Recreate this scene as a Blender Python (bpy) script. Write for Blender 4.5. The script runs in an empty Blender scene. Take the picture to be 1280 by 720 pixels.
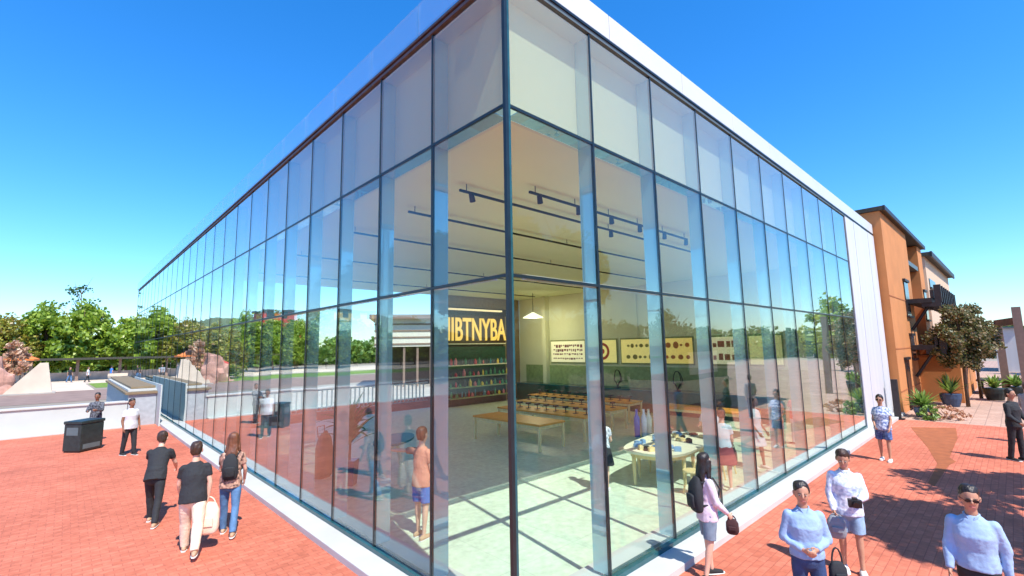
import bpy, bmesh, math, random
from mathutils import Vector, Matrix, noise
R = math.radians
random.seed(7)
scene = bpy.context.scene
COL = scene.collection

# ------------------------------------------------------------------ camera
CX, CY, CH = -3.589, -3.852, 3.1
YAW, PITCH, ROLL, FPX = 0.81383, 0.12513, -0.018136, 587.21
Fv = Vector((math.cos(YAW)*math.cos(PITCH), math.sin(YAW)*math.cos(PITCH), math.sin(PITCH)))
Rv0 = Vector((math.sin(YAW), -math.cos(YAW), 0))
Uv0 = Rv0.cross(Fv)
Rv = math.cos(ROLL)*Rv0 + math.sin(ROLL)*Uv0
Uv = -math.sin(ROLL)*Rv0 + math.cos(ROLL)*Uv0
cam_d = bpy.data.cameras.new('camera'); cam = bpy.data.objects.new('camera', cam_d); COL.objects.link(cam)
cam.matrix_world = Matrix(((Rv.x, Uv.x, -Fv.x, CX), (Rv.y, Uv.y, -Fv.y, CY), (Rv.z, Uv.z, -Fv.z, CH), (0, 0, 0, 1)))
cam_d.sensor_width = 36; cam_d.lens = FPX/1280*36; cam_d.clip_start = 0.1; cam_d.clip_end = 3000
scene.camera = cam

def ray(px, py):
    return Fv + (px-640)/FPX*Rv - (py-360)/FPX*Uv
def gp(px, py, z=0.0):
    """ground point seen at a place in the photograph"""
    d = ray(px, py); t = (z-CH)/d.z
    return Vector((CX+d.x*t, CY+d.y*t, z))
CAMP = Vector((CX, CY, 0))
def bearing(p):  # world angle from p toward camera
    return math.degrees(math.atan2(CY-p[1], CX-p[0]))

# ------------------------------------------------------------------ materials
def _nt(name):
    m = bpy.data.materials.new(name); m.use_nodes = True
    nt = m.node_tree; nt.nodes.clear()
    out = nt.nodes.new('ShaderNodeOutputMaterial')
    return m, nt, out
def rgba(c): return (c[0], c[1], c[2], 1)
def mat(name, col, rough=.6, metal=0, var=.12, scale=6.0, bump=.0, bscale=40., spec=.5, emit=None, es=1.0, coat=0, sss=0, detail=6, stretch=None, var2=None):
    m, nt, out = _nt(name)
    N = nt.nodes.new; L = nt.links.new
    b = N('ShaderNodeBsdfPrincipled'); L(b.outputs[0], out.inputs[0])
    b.inputs['Roughness'].default_value = rough; b.inputs['Metallic'].default_value = metal
    b.inputs['Specular IOR Level'].default_value = spec
    b.inputs['Coat Weight'].default_value = coat
    if sss: b.inputs['Subsurface Weight'].default_value = sss; b.inputs['Subsurface Radius'].default_value = (.02, .01, .006); b.inputs['Subsurface Scale'].default_value = 1
    tc = N('ShaderNodeTexCoord'); mp = N('ShaderNodeMapping'); L(tc.outputs['Object'], mp.inputs[0])
    if stretch: mp.inputs['Scale'].default_value = stretch
    n = N('ShaderNodeTexNoise'); n.inputs['Scale'].default_value = scale; n.inputs['Detail'].default_value = detail
    L(mp.outputs[0], n.inputs['Vector'])
    r = N('ShaderNodeValToRGB'); L(n.outputs['Fac'], r.inputs[0])
    r.color_ramp.elements[0].position = .3; r.color_ramp.elements[1].position = .7
    lo = [max(0, x*(1-var)) for x in col]; hi = [min(1, x*(1+var)) for x in col]
    if var2: lo = list(var2)
    r.color_ramp.elements[0].color = rgba(lo); r.color_ramp.elements[1].color = rgba(hi)
    L(r.outputs[0], b.inputs['Base Color'])
    if bump:
        n2 = N('ShaderNodeTexNoise'); n2.inputs['Scale'].default_value = bscale; n2.inputs['Detail'].default_value = 4
        L(mp.outputs[0], n2.inputs['Vector'])
        bp = N('ShaderNodeBump'); bp.inputs['Strength'].default_value = bump; bp.inputs['Distance'].default_value = .02
        L(n2.outputs['Fac'], bp.inputs['Height']); L(bp.outputs[0], b.inputs['Normal'])
    if emit:
        b.inputs['Emission Color'].default_value = rgba(emit); b.inputs['Emission Strength'].default_value = es
    return m

def glass_mat(name, tint, k=1.0, base=.02, power=2.7, rough=.0, opaque=0.0, ocol=(.3, .5, .55), wob=0.0):
    m, nt, out = _nt(name); N = nt.nodes.new; L = nt.links.new
    g = N('ShaderNodeNewGeometry'); dt = N('ShaderNodeVectorMath'); dt.operation = 'DOT_PRODUCT'
    L(g.outputs['Incoming'], dt.inputs[0]); L(g.outputs['Normal'], dt.inputs[1])
    ab = N('ShaderNodeMath'); ab.operation = 'ABSOLUTE'; L(dt.outputs['Value'], ab.inputs[0])
    s = N('ShaderNodeMath'); s.operation = 'SUBTRACT'; s.inputs[0].default_value = 1; L(ab.outputs[0], s.inputs[1]); s.use_clamp = True
    p = N('ShaderNodeMath'); p.operation = 'POWER'; L(s.outputs[0], p.inputs[0]); p.inputs[1].default_value = power
    ma = N('ShaderNodeMath'); ma.operation = 'MULTIPLY_ADD'; L(p.outputs[0], ma.inputs[0]); ma.inputs[1].default_value = k; ma.inputs[2].default_value = base; ma.use_clamp = True
    tr = N('ShaderNodeBsdfTransparent'); tr.inputs[0].default_value = rgba(tint)
    gl = N('ShaderNodeBsdfGlossy'); gl.inputs['Roughness'].default_value = rough; gl.inputs[0].default_value = (.96, 1, .99, 1)
    if wob:
        tc = N('ShaderNodeTexCoord'); n = N('ShaderNodeTexNoise'); n.inputs['Scale'].default_value = .7; n.inputs['Detail'].default_value = 1
        L(tc.outputs['Object'], n.inputs['Vector'])
        bp = N('ShaderNodeBump'); bp.inputs['Strength'].default_value = 1; bp.inputs['Distance'].default_value = wob
        L(n.outputs['Fac'], bp.inputs['Height']); L(bp.outputs[0], gl.inputs['Normal'])
    src = tr.outputs[0]
    if opaque:
        df = N('ShaderNodeBsdfDiffuse'); df.inputs[0].default_value = rgba(ocol)
        mo = N('ShaderNodeMixShader'); mo.inputs[0].default_value = opaque; L(tr.outputs[0], mo.inputs[1]); L(df.outputs[0], mo.inputs[2]); src = mo.outputs[0]
    mx = N('ShaderNodeMixShader'); L(ma.outputs[0], mx.inputs[0]); L(src, mx.inputs[1]); L(gl.outputs[0], mx.inputs[2])
    L(mx.outputs[0], out.inputs[0])
    return m

def leaf_mat(name, c1, c2, c3=None, trans=.35):
    m, nt, out = _nt(name); N = nt.nodes.new; L = nt.links.new
    g = N('ShaderNodeNewGeometry'); r = N('ShaderNodeValToRGB')
    L(g.outputs['Random Per Island'], r.inputs[0])
    r.color_ramp.elements[0].color = rgba(c1); r.color_ramp.elements[1].color = rgba(c2)
    if c3:
        e = r.color_ramp.elements.new(.5); e.color = rgba(c3)
    d = N('ShaderNodeBsdfDiffuse'); t = N('ShaderNodeBsdfTranslucent'); L(r.outputs[0], d.inputs[0]); L(r.outputs[0], t.inputs[0])
    gl = N('ShaderNodeBsdfGlossy'); gl.inputs['Roughness'].default_value = .45
    mx = N('ShaderNodeMixShader'); mx.inputs[0].default_value = trans; L(d.outputs[0], mx.inputs[1]); L(t.outputs[0], mx.inputs[2])
    m2 = N('ShaderNodeMixShader'); m2.inputs[0].default_value = .05; L(mx.outputs[0], m2.inputs[1]); L(gl.outputs[0], m2.inputs[2])
    L(m2.outputs[0], out.inputs[0]); return m

def paving_mat(name, c1, c2, mortar, bw, bh, off=.5, bumps=.4, macro=.15, rough=.85, ms=.012):
    m, nt, out = _nt(name); N = nt.nodes.new; L = nt.links.new
    b = N('ShaderNodeBsdfPrincipled'); L(b.outputs[0], out.inputs[0]); b.inputs['Roughness'].default_value = rough
    b.inputs['Specular IOR Level'].default_value = .25
    tc = N('ShaderNodeTexCoord')
    br = N('ShaderNodeTexBrick'); L(tc.outputs['Object'], br.inputs['Vector']); br.inputs['Scale'].default_value = 1
    br.inputs['Brick Width'].default_value = bw; br.inputs['Row Height'].default_value = bh; br.inputs['Mortar Size'].default_value = ms; br.inputs['Mortar Smooth'].default_value = .4
    br.inputs['Color1'].default_value = rgba(c1); br.inputs['Color2'].default_value = rgba(c2); br.inputs['Mortar'].default_value = rgba(mortar); br.offset = off
    n = N('ShaderNodeTexNoise'); n.inputs['Scale'].default_value = .55; n.inputs['Detail'].default_value = 8; n.inputs['Roughness'].default_value = .65; L(tc.outputs['Object'], n.inputs['Vector'])
    mr = N('ShaderNodeMapRange'); L(n.outputs['Fac'], mr.inputs[0]); mr.inputs[1].default_value = .3; mr.inputs[2].default_value = .7; mr.inputs[3].default_value = 1-macro; mr.inputs[4].default_value = 1+macro
    n3 = N('ShaderNodeTexNoise'); n3.inputs['Scale'].default_value = 9; n3.inputs['Detail'].default_value = 6; L(tc.outputs['Object'], n3.inputs['Vector'])
    mr3 = N('ShaderNodeMapRange'); L(n3.outputs['Fac'], mr3.inputs[0]); mr3.inputs[1].default_value = .3; mr3.inputs[2].default_value = .7; mr3.inputs[3].default_value = .86; mr3.inputs[4].default_value = 1.14
    mu = N('ShaderNodeMath'); mu.operation = 'MULTIPLY'; L(mr.outputs[0], mu.inputs[0]); L(mr3.outputs[0], mu.inputs[1])
    vm = N('ShaderNodeVectorMath'); vm.operation = 'SCALE'; L(br.outputs['Color'], vm.inputs[0]); L(mu.outputs[0], vm.inputs['Scale'])
    L(vm.outputs[0], b.inputs['Base Color'])
    bp = N('ShaderNodeBump'); bp.inputs['Strength'].default_value = bumps; bp.inputs['Distance'].default_value = .01
    ad = N('ShaderNodeMath'); ad.operation = 'SUBTRACT'; L(n3.outputs['Fac'], ad.inputs[0]); L(br.outputs['Fac'], ad.inputs[1])
    L(ad.outputs[0], bp.inputs['Height']); L(bp.outputs[0], b.inputs['Normal'])
    return m

M = {}
M['brick'] = paving_mat('brick_paving', (.62, .187, .112), (.50, .145, .084), (.43, .125, .078), .22, .11, macro=.17, ms=.007)
M['pale_paving'] = paving_mat('pale_paving', (.50, .33, .25), (.43, .28, .21), (.30, .2, .16), .6, .4)
M['concrete'] = mat('concrete', (.42, .38, .33), .9, var=.18, scale=.8, bump=.3)
M['road'] = mat('road', (.27, .18, .14), .9, var=.15, scale=1.2)
M['cream_path'] = mat('cream_path', (.62, .50, .38), .9, var=.12, scale=.7)
M['grass'] = mat('grass', (.16, .25, .035), .9, var=.4, scale=3, bump=.8)
M['white_wall'] = mat('white_wall', (.50, .55, .52), .7, var=.04, scale=1.5)
M['kerb'] = mat('kerb', (.54, .54, .51), .6, var=.06, scale=2)
M['white_metal'] = mat('white_metal', (.62, .64, .64), .35, var=.03, scale=1)
M['white_panel'] = mat('white_panel', (.62, .64, .66), .45, var=.05, scale=2.5, stretch=(1, 1, .06))
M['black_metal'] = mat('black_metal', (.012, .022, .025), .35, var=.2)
M['teal_metal'] = mat('teal_metal', (.02, .09, .10), .25, var=.2)
M['brown_edge'] = mat('brown_edge', (.09, .07, .06), .5, var=.25)
M['grey_metal'] = mat('grey_metal', (.10, .14, .15), .5, var=.1)
M['bulkhead'] = mat('bulkhead', (.78, .78, .54), .8, var=.02, scale=.6)
M['ceiling'] = mat('ceiling', (.90, .90, .56), .85, var=.02, scale=.6)
M['floor'] = paving_mat('store_floor', (.60, .68, .52), (.57, .65, .50), (.45, .50, .39), 1.2, 1.2, off=0, bumps=.05, macro=.04, rough=.4, ms=.006)
M['olive_wall'] = mat('olive_wall', (.66, .65, .44), .8, var=.06, scale=.5)
M['brown_wall'] = mat('brown_wall', (.22, .16, .09), .8, var=.12)
M['dark_brown'] = mat('dark_brown', (.035, .018, .012), .6, var=.3)
M['dark_green'] = mat('dark_green', (.012, .055, .035), .5, var=.3)
M['mid_green'] = mat('mid_green', (.24, .31, .14), .6, var=.2)
M['orange_wood'] = mat('orange_wood', (.72, .29, .035), .45, var=.18, scale=5, stretch=(1, 6, 6))
M['pale_wood'] = mat('pale_wood', (.80, .60, .28), .5, var=.15, scale=5, stretch=(6, 6, 1))
M['cream'] = mat('cream', (.80, .74, .55), .5, var=.06)
M['glass'] = glass_mat('facade_glass', (.93, .975, .955), k=1.75, base=.005, power=4.5, wob=.005)
M['veil_glass'] = glass_mat('veiled_glass', (.93, .975, .955), k=1.75, base=.005, power=4.5, wob=.005, opaque=.24, ocol=(.46, .47, .36))  # grey diffuse veil added to hide the shadow edge on the bulkhead behind
M['fin'] = glass_mat('fin_glass', (.40, .78, .86), k=.35, base=.20, power=1.5, opaque=.62, ocol=(.46, .72, .76))
M['shelf_glass'] = glass_mat('shelf_glass', (.70, .90, .90), k=.5, base=.12, power=2, opaque=.35, ocol=(.62, .80, .78))
M['rail_glass'] = glass_mat('rail_glass', (.85, .95, 1), k=.5, base=.12, power=2, opaque=.12, ocol=(.7, .85, .9))
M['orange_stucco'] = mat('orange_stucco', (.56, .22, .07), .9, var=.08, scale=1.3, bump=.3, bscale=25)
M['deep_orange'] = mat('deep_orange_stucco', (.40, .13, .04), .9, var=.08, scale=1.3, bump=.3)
M['cream_stucco'] = mat('cream_stucco', (.62, .44, .30), .9, var=.06, bump=.3)
M['roof_dark'] = mat('roof_dark', (.05, .045, .03), .8, var=.3)
M['window_dark'] = mat('window_dark', (.03, .03, .035), .12, var=.3, spec=.8)
M['iron'] = mat('iron', (.02, .016, .016), .5, var=.4)
M['bark'] = mat('bark', (.13, .085, .055), .95, var=.35, scale=8, bump=.8, bscale=20, stretch=(1, 1, .2))
M['leaf_green'] = leaf_mat('leaf_green', (.14, .24, .02), (.44, .54, .06), (.28, .40, .035))
M['leaf_woods'] = leaf_mat('leaf_woods', (.07, .16, .025), (.24, .36, .06), (.14, .25, .04))
M['leaf_deep'] = leaf_mat('leaf_deep', (.03, .085, .02), (.13, .24, .05), (.07, .15, .03))
M['leaf_autumn'] = leaf_mat('leaf_autumn', (.30, .16, .02), (.50, .42, .06), (.28, .32, .04))
M['leaf_brown'] = leaf_mat('leaf_brown', (.06, .09, .02), (.42, .30, .15), (.17, .16, .05))
M['leaf_pink'] = leaf_mat('leaf_pink', (.60, .30, .20), (.75, .55, .38), (.70, .42, .25))
M['leaf_plant'] = leaf_mat('leaf_plant', (.10, .22, .05), (.35, .50, .10))
M['leaf_palm'] = leaf_mat('leaf_palm', (.02, .10, .04), (.08, .26, .09))
M['blue_pot'] = mat('blue_pot', (.03, .06, .12), .3, var=.3)
M['teal'] = mat('teal_paint', (.02, .20, .22), .4, var=.1)
M['hill'] = mat('hill', (.10, .12, .05), 1, var=.4, scale=.03)
M['red'] = mat('red', (.62, .06, .04), .7, var=.15)
M['orange_cloth'] = mat('orange_cloth', (.80, .22, .05), .8, var=.1)
M['rock'] = mat('rock', (.62, .47, .38), .9, var=.2, scale=1, bump=.5)
M['rock_red'] = mat('rock_red', (.50, .26, .19), .95, var=.35, scale=1.5, bump=.8, bscale=6)
M['verdigris'] = mat('verdigris', (.04, .30, .20), .6, var=.25)
M['black_plastic'] = mat('black_plastic', (.018, .03, .03), .45, var=.3, scale=8)
M['siding'] = mat('siding', (.72, .68, .55), .7, var=.05)
M['taupe'] = mat('taupe', (.26, .17, .13), .8, var=.1)
M['yellow_paint'] = mat('yellow_paint', (.75, .55, .15), .8, var=.1)
M['sign_letter'] = mat('sign_letter', (.6, .4, .08), .4, emit=(1, .6, .12), es=.5, var=.05)
M['lit_strip'] = mat('lit_strip', (.7, .6, .4), .5, emit=(1, .75, .42), es=.5)
M['lamp_lit'] = mat('lamp_lit', (.9, .9, .7), .5, emit=(1, .93, .65), es=.9)
M['chrome'] = mat('chrome', (.6, .6, .6), .25, metal=1)
M['ochre_patch'] = mat('ochre_patch_colour', (.33, .095, .03), .9, var=.18, scale=4, bump=.2)
M['ground_far'] = mat('ground_far', (.30, .25, .19), 1, var=.25, scale=.06)

# ------------------------------------------------------------------ mesh helpers
class MB:
    def __init__(s): s.v = []; s.f = []; s.m = []; s.cur = 0
    def add(s, vs, fs):
        o = len(s.v); s.v += [tuple(v) for v in vs]; s.f += [tuple(i+o for i in f) for f in fs]; s.m += [s.cur]*len(fs)
    def box(s, a, b, bev=0):
        x0, y0, z0 = [min(a[i], b[i]) for i in range(3)]; x1, y1, z1 = [max(a[i], b[i]) for i in range(3)]
        s.add([(x0,y0,z0),(x1,y0,z0),(x1,y1,z0),(x0,y1,z0),(x0,y0,z1),(x1,y0,z1),(x1,y1,z1),(x0,y1,z1)],
              [(0,3,2,1),(4,5,6,7),(0,1,5,4),(1,2,6,5),(2,3,7,6),(3,0,4,7)])
    def prism(s, poly, z0, z1):
        n = len(poly); s.add([(p[0], p[1], z0) for p in poly]+[(p[0], p[1], z1) for p in poly],
            [tuple(range(n-1, -1, -1)), tuple(range(n, 2*n))]+[(i, (i+1)%n, n+(i+1)%n, n+i) for i in range(n)])
    def loft(s, secs, side, n=12, flat=False, p=1.0):
        """secs: (centre, half width along side, half depth); closed ends"""
        C = [Vector(c[0]) for c in secs]; rings = []
        side = Vector(side)
        def frame(i):
            t = (C[min(i+1, len(C)-1)]-C[max(i-1, 0)])
            if t.length < 1e-9: t = Vector((0, 0, 1))
            t.normalize(); a = side-t*side.dot(t)
            if a.length < 1e-4: a = t.orthogonal()
            a.normalize(); return a, t.cross(a), t
        S = []
        for i, (c, ra, rb) in enumerate(secs):
            a, b, t = frame(i)
            if i == 0 and not flat:
                r = min(ra, rb)
                for q in (80, 50, 25): S.append((C[0]-t*r*math.sin(R(q)), a, b, ra*math.cos(R(q)), rb*math.cos(R(q))))
            S.append((C[i], a, b, ra, rb))
            if i == len(secs)-1 and not flat:
                r = min(ra, rb)
                for q in (25, 50, 80): S.append((C[i]+t*r*math.sin(R(q)), a, b, ra*math.cos(R(q)), rb*math.cos(R(q))))
        vs = []; fs = []
        for (c, a, b, ra, rb) in S:
            for k in range(n):
                w = 2*math.pi*k/n; cw, sw = math.cos(w), math.sin(w)
                vs.append(c+a*ra*math.copysign(abs(cw)**p, cw)+b*rb*math.copysign(abs(sw)**p, sw))
        for i in range(len(S)-1):
            for k in range(n):
                fs.append((i*n+k, i*n+(k+1)%n, (i+1)*n+(k+1)%n, (i+1)*n+k))
        fs.append(tuple(range(n-1, -1, -1))); fs.append(tuple((len(S)-1)*n+k for k in range(n)))
        s.add(vs, fs)
    def tube(s, pts, r0, r1=None, n=8):
        r1 = r0 if r1 is None else r1; k = len(pts)-1
        s.loft([(p, r0+(r1-r0)*i/max(1, k), r0+(r1-r0)*i/max(1, k)) for i, p in enumerate(pts)], (0.31, .95, .02), n, flat=True)
    def ball(s, c, rx, ry, rz, n=12, m=8):
        vs = [(c[0], c[1], c[2]-rz)]
        for i in range(1, m):
            a = math.pi*i/m
            for k in range(n):
                w = 2*math.pi*k/n; vs.append((c[0]+rx*math.sin(a)*math.cos(w), c[1]+ry*math.sin(a)*math.sin(w), c[2]-rz*math.cos(a)))
        vs.append((c[0], c[1], c[2]+rz)); fs = []
        for k in range(n): fs.append((0, 1+(k+1)%n, 1+k))
        for i in range(m-2):
            for k in range(n): fs.append((1+i*n+k, 1+i*n+(k+1)%n, 1+(i+1)*n+(k+1)%n, 1+(i+1)*n+k))
        L = len(vs)-1
        for k in range(n): fs.append((L, 1+(m-2)*n+k, 1+(m-2)*n+(k+1)%n))
        s.add(vs, fs)
    def lathe(s, c, prof, n=20):
        vs = []; fs = []
        for (r, z) in prof:
            for k in range(n):
                w = 2*math.pi*k/n; vs.append((c[0]+r*math.cos(w), c[1]+r*math.sin(w), c[2]+z))
        for i in range(len(prof)-1):
            for k in range(n): fs.append((i*n+k, i*n+(k+1)%n, (i+1)*n+(k+1)%n, (i+1)*n+k))
        fs.append(tuple(range(n-1, -1, -1))); fs.append(tuple((len(prof)-1)*n+k for k in range(n)))
        s.add(vs, fs)
    def build(s, name, mats, parent=None, smooth=False, bevel=0, loc=None):
        me = bpy.data.meshes.new(name); me.from_pydata(s.v, [], s.f); me.validate()
        mats = mats if isinstance(mats, (list, tuple)) else [mats]
        for m in mats: me.materials.append(m)
        if len(mats) > 1: me.polygons.foreach_set('material_index', s.m[:len(me.polygons)])
        if smooth: me.polygons.foreach_set('use_smooth', [True]*len(me.polygons))
        me.update()
        o = bpy.data.objects.new(name, me); COL.objects.link(o)
        if parent: o.parent = parent
        if loc: o.location = loc
        if bevel:
            b = o.modifiers.new('bevel', 'BEVEL'); b.width = bevel; b.segments = 2; b.limit_method = 'ANGLE'; b.angle_limit = R(40)
        return o

def thing(name, label, cat, loc=(0, 0, 0), rz=0, group=None):
    o = bpy.data.objects.new(name, None); COL.objects.link(o); o.empty_display_size = .2
    o.location = loc; o.rotation_euler = (0, 0, R(rz)); return tag(o, label, cat, group)
def tag(o, label, cat, group=None):
    o['label'] = label; o['category'] = cat
    if group: o['group'] = group
    return o
def struct(o): o['kind'] = 'structure'; return o
def stuff(o): o['kind'] = 'stuff'; return o
def copy_tree(o, parent=None):
    c = o.copy(); COL.objects.link(c)
    if parent: c.parent = parent
    for ch in o.children: copy_tree(ch, c)
    return c

# ------------------------------------------------------------------ ground
def sheet(name, poly, z, m):
    b = MB(); b.add([(p[0], p[1], z) for p in poly], [tuple(range(len(poly)))]); return struct(b.build(name, m))
sheet('ground', [(-900, -900), (900, -900), (900, 900), (-900, 900)], -.02, M['ground_far'])
WY = 22.7
sheet('plaza', [(-60, -40), (20.6, -40), (20.6, -.35), (22, -.3), (22, WY), (-60, WY)], 0, M['brick'])
sheet('pavement', [(20.6, -40), (90, -40), (90, 30), (22.0, 30), (22, -.3), (20.6, -.35)], -.002, M['pale_paving'])
sheet('courtyard_paving', [(-.4, WY+.01), (30, WY+.01), (30, 39.9), (-.4, 39.9)], -.003, M['concrete'])
sheet('road', [(-120, 40), (60, 40), (60, 53), (-120, 53)], -.004, M['road'])
sheet('grass_strip', [(-120, 54), (-6.2, 54), (-7.0, 63), (-120, 63)], -.004, M['grass'])
sheet('sunlit_path', [(-6.0, 53), (-1.5, 53), (-2.5, 92), (-7.5, 92)], -.008, M['cream_path'])
sheet('grass_verge', [(-1.3, 56), (40, 56), (40, 66), (-1.6, 66)], -.006, M['grass'])
sheet('path', [(-120, 66), (60, 66), (60, 86), (-120, 86)], -.012, M['cream_path'])
b = MB(); 
for i in range(61):
    pass
# far hill
hb = MB(); n = 40; vs = []; fs = []
for i in range(n+1):
    x = -260+i*6.5; t = i/n
    hgt = (30*math.sin(math.pi*t)**.7+6*noise.noise(Vector((i*.4, 3, 0))))*1.0
    for j, (dy, k) in enumerate(((0, 0), (25, .6), (45, .95), (70, 1), (140, .2))):
        vs.append((x, 260+dy, max(-1, hgt*k+2*noise.noise(Vector((i*.7, j, 1))) if j else -1)))
for i in range(n):
    for j in range(4): fs.append((i*5+j, (i+1)*5+j, (i+1)*5+j+1, i*5+j+1))
hb.add(vs, fs); struct(hb.build('hill', M['hill'], smooth=True))
# flat ochre patch laid on the brick
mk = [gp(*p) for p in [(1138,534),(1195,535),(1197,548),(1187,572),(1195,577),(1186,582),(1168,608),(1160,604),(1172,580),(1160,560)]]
struct(sheet('ochre_ground_patch', [(p.x, p.y) for p in mk], .004, M['ochre_patch']))

# ------------------------------------------------------------------ glass store
ZT, Z1, Z2 = 7.70, 5.966, 3.916
SR, NR = 1.692, 10
SL, NL = 1.541, 26
XE = SR*NR; YE = SL*NL; YH = 17.4
st = thing('glass_store', 'two storey glass pavilion with pale parapet, glass fins and a sharp street corner', 'building')
fl = MB(); fl.prism([(.06, .06), (XE-.3, .06), (XE-.3, YH), (.06, YH)], -.005, .06); struct(fl.build('floor', M['floor']))
# base kerbs
b = MB(); b.box((-.42, -.42, -.01), (XE+5.2, .0, .10)); b.build('base_kerb', M['kerb'], st, bevel=.01)
b = MB(); b.box((-.42, .002, -.01), (0, YE, .10)); b.build('base_kerb', M['kerb'], st, bevel=.01)
b = MB(); b.box((-.05, -.05, -.0), (XE, .10, .16)); b.build('base_rail', M['teal_metal'], st)
b = MB(); b.box((-.05, .102, -.0), (.10, YE, .16)); b.build('base_rail', M['teal_metal'], st)
b = MB(); b.box((.12, .12, .0), (XE-.3, .45, .13)); b.build('inner_sill', M['kerb'], st)
b = MB(); b.box((.12, .452, .0), (.45, YE, .13)); b.build('inner_sill', M['kerb'], st)
# corner post
b = MB(); b.box((-.03, -.03, .1), (.018, .018, ZT)); cp = b.build('corner_post', M['black_metal'], st)
b = MB(); b.box((.020, -.028, .16), (.052, .02, ZT-.02)); b.build('corner_cover', M['teal_metal'], cp)
LEVELS = [(.16, Z2), (Z2, Z1), (Z1, ZT-.05)]
def bay(axis, i):
    s = SR if axis == 'x' else SL
    a0, a1 = i*s, (i+1)*s
    def P(u, w, z): return (u, w, z) if axis == 'x' else (w, u, z)
    f = MB()
    f.box(P(a1-.017, -.014, .1), P(a1+.017, .024, ZT-.02))
    for z in (Z2, Z1):
        f.box(P(a0+.02, -.012, z-.018), P(a1-.018, .022, z+.018))
    fr = f.build('window_frame', M['black_metal'], st)
    for (z0, z1) in LEVELS:
        g = MB(); g.box(P(a0+.024, -.008, z0+.026), P(a1-.024, .008, z1-.026)); g.build('glass_pane', M['veil_glass'] if z0 == Z1 and (axis == 'x' or i*s < YH) else M['glass'], fr)
    g = MB(); w = .23
    g.box(P(a1-.011, .03, .17), P(a1+.011, w+.03, ZT-.06)); g.build('glass_fin', M['fin'], fr)
    g = MB(); e = a1-.013 if i or axis == 'y' else a1-.013
    st0 = a0+.013 if i else .34
    if axis == 'x' or i*s < YH:
        g.box(P(st0 if i else .24, .03, Z1-.012), P(e, .235, Z1+.004)); g.build('glass_shelf', M['shelf_glass'], fr)
        g = MB(); g.box(P(st0, .026, Z2-.016), P(e, .13, Z2+.012)); g.build('ledge', M['white_metal'], fr)
    return fr
for i in range(NR): bay('x', i)
for i in range(NL): bay('y', i)
# bulkheads behind upper panes, ceiling, roof
b = MB(); b.box((.27, .27, Z1+.01), (XE-.2, .32, ZT-.065)); b.build('bulkhead', M['bulkhead'], st)
b = MB(); b.box((.27, .322, Z1+.01), (.32, YH, ZT-.065)); b.build('bulkhead', M['bulkhead'], st)
b = MB(); b.box((.323, .323, Z1+.012), (XE-.2, YH, Z1+.06)); b.build('ceiling_slab', M['ceiling'], st)
b = MB(); b.box((.03, .03, ZT-.062), (XE-.2, YH, ZT-.042)); b.build('soffit', M['bulkhead'], st)
b = MB(); b.box((0.05, 0.05, ZT-.04), (XE+5, YH+.2, ZT+.03)); b.build('roof', M['grey_metal'], st)
b = MB(); b.box((-.03, -.03, ZT-.03), (XE+5.1, .045, ZT+.03)); b.build('roof_gutter', M['grey_metal'], st)
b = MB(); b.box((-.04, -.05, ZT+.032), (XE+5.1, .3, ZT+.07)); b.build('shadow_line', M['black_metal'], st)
b = MB(); b.box((-.035, .047, ZT-.03), (.048, YE, ZT+.02)); b.build('roof_edge', M['brown_edge'], st)
b = MB(); b.box((-.05, .3, ZT+.05), (.10, YE, ZT+.09)); b.build('roof_edge', M['brown_edge'], st)
k = 0; x = -.16
while x < XE+5.1:
    x2 = min(x+2.35, XE+5.14)
    b = MB(); b.box((x+.006, -.045, ZT+.072), (x2-.006, .28, ZT+.50)); b.build('parapet_panel', M['white_metal'], st, bevel=.012); x = x2
for i in range(NL):
    b = MB(); b.box((-.07, .32+i*SL+.02, ZT+.10), (-.055, .32+(i+1)*SL-.02, ZT+.60)); r = b.build('rail_panel', M['rail_glass'], st)
    b = MB(); b.box((-.05, .32+i*SL-.02, ZT+.092), (-.02, .32+i*SL+.02, ZT+.62)); b.build('rail_post', M['chrome'], r)
# white end wall beyond the glass
x = XE+.03; k = 0
while x < XE+5.1:
    x2 = min(x+1.27, XE+5.1)
    b = MB(); b.box((x+.004, -.04-.012*(k%2), .1), (x2-.004, .3, ZT-.035)); b.build('wall_panel', M['white_panel'], st); x = x2; k += 1
b = MB(); b.box((XE+4.6, .3, 0), (XE+5.05, YH, ZT-.05)); b.build('side_wall', M['white_panel'], st)
# interior walls
b = MB(); b.box((XE-.25, .46, .06), (XE-.02, YH-.4, Z1+.005)); b.build('inner_wall', M['olive_wall'], st)
b = MB(); b.box((10.9, 17.0, .06), (XE-.255, 17.3, Z1+.005)); b.build('back_wall', M['brown_wall'], st)
b = MB(); b.box((10.95, 16.8, .06), (16.0, 16.995, 5.3)); dk = b.build('dark_panelling', M['dark_brown'], st)
b = MB(); b.box((15.1, 16.72, .06), (15.3, 16.79, 4.9)); b.build('panel_trim', M['brown_wall'], dk)
b = MB(); b.box((11.1, 16.6, 5.15), (14.9, 16.79, 5.24)); b.build('light_strip', M['lit_strip'], dk)
# pilaster and pipe on the olive wall
b = MB(); b.box((16.3, 14.5, .06), (16.66, 14.75, Z1)); b.build('pilaster', M['olive_wall'], st)
for q in (3.4, 8.7): 
    b = MB(); b.box((16.63, q, 1.3), (16.665, q+.07, 5.6)); b.build('wall_pipe', M['olive_wall'], st)
# dado
b = MB(); b.box((16.60, .5, .06), (16.66, 16.4, 2.05)); b.build('dado', M['mid_green'], st)

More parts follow.
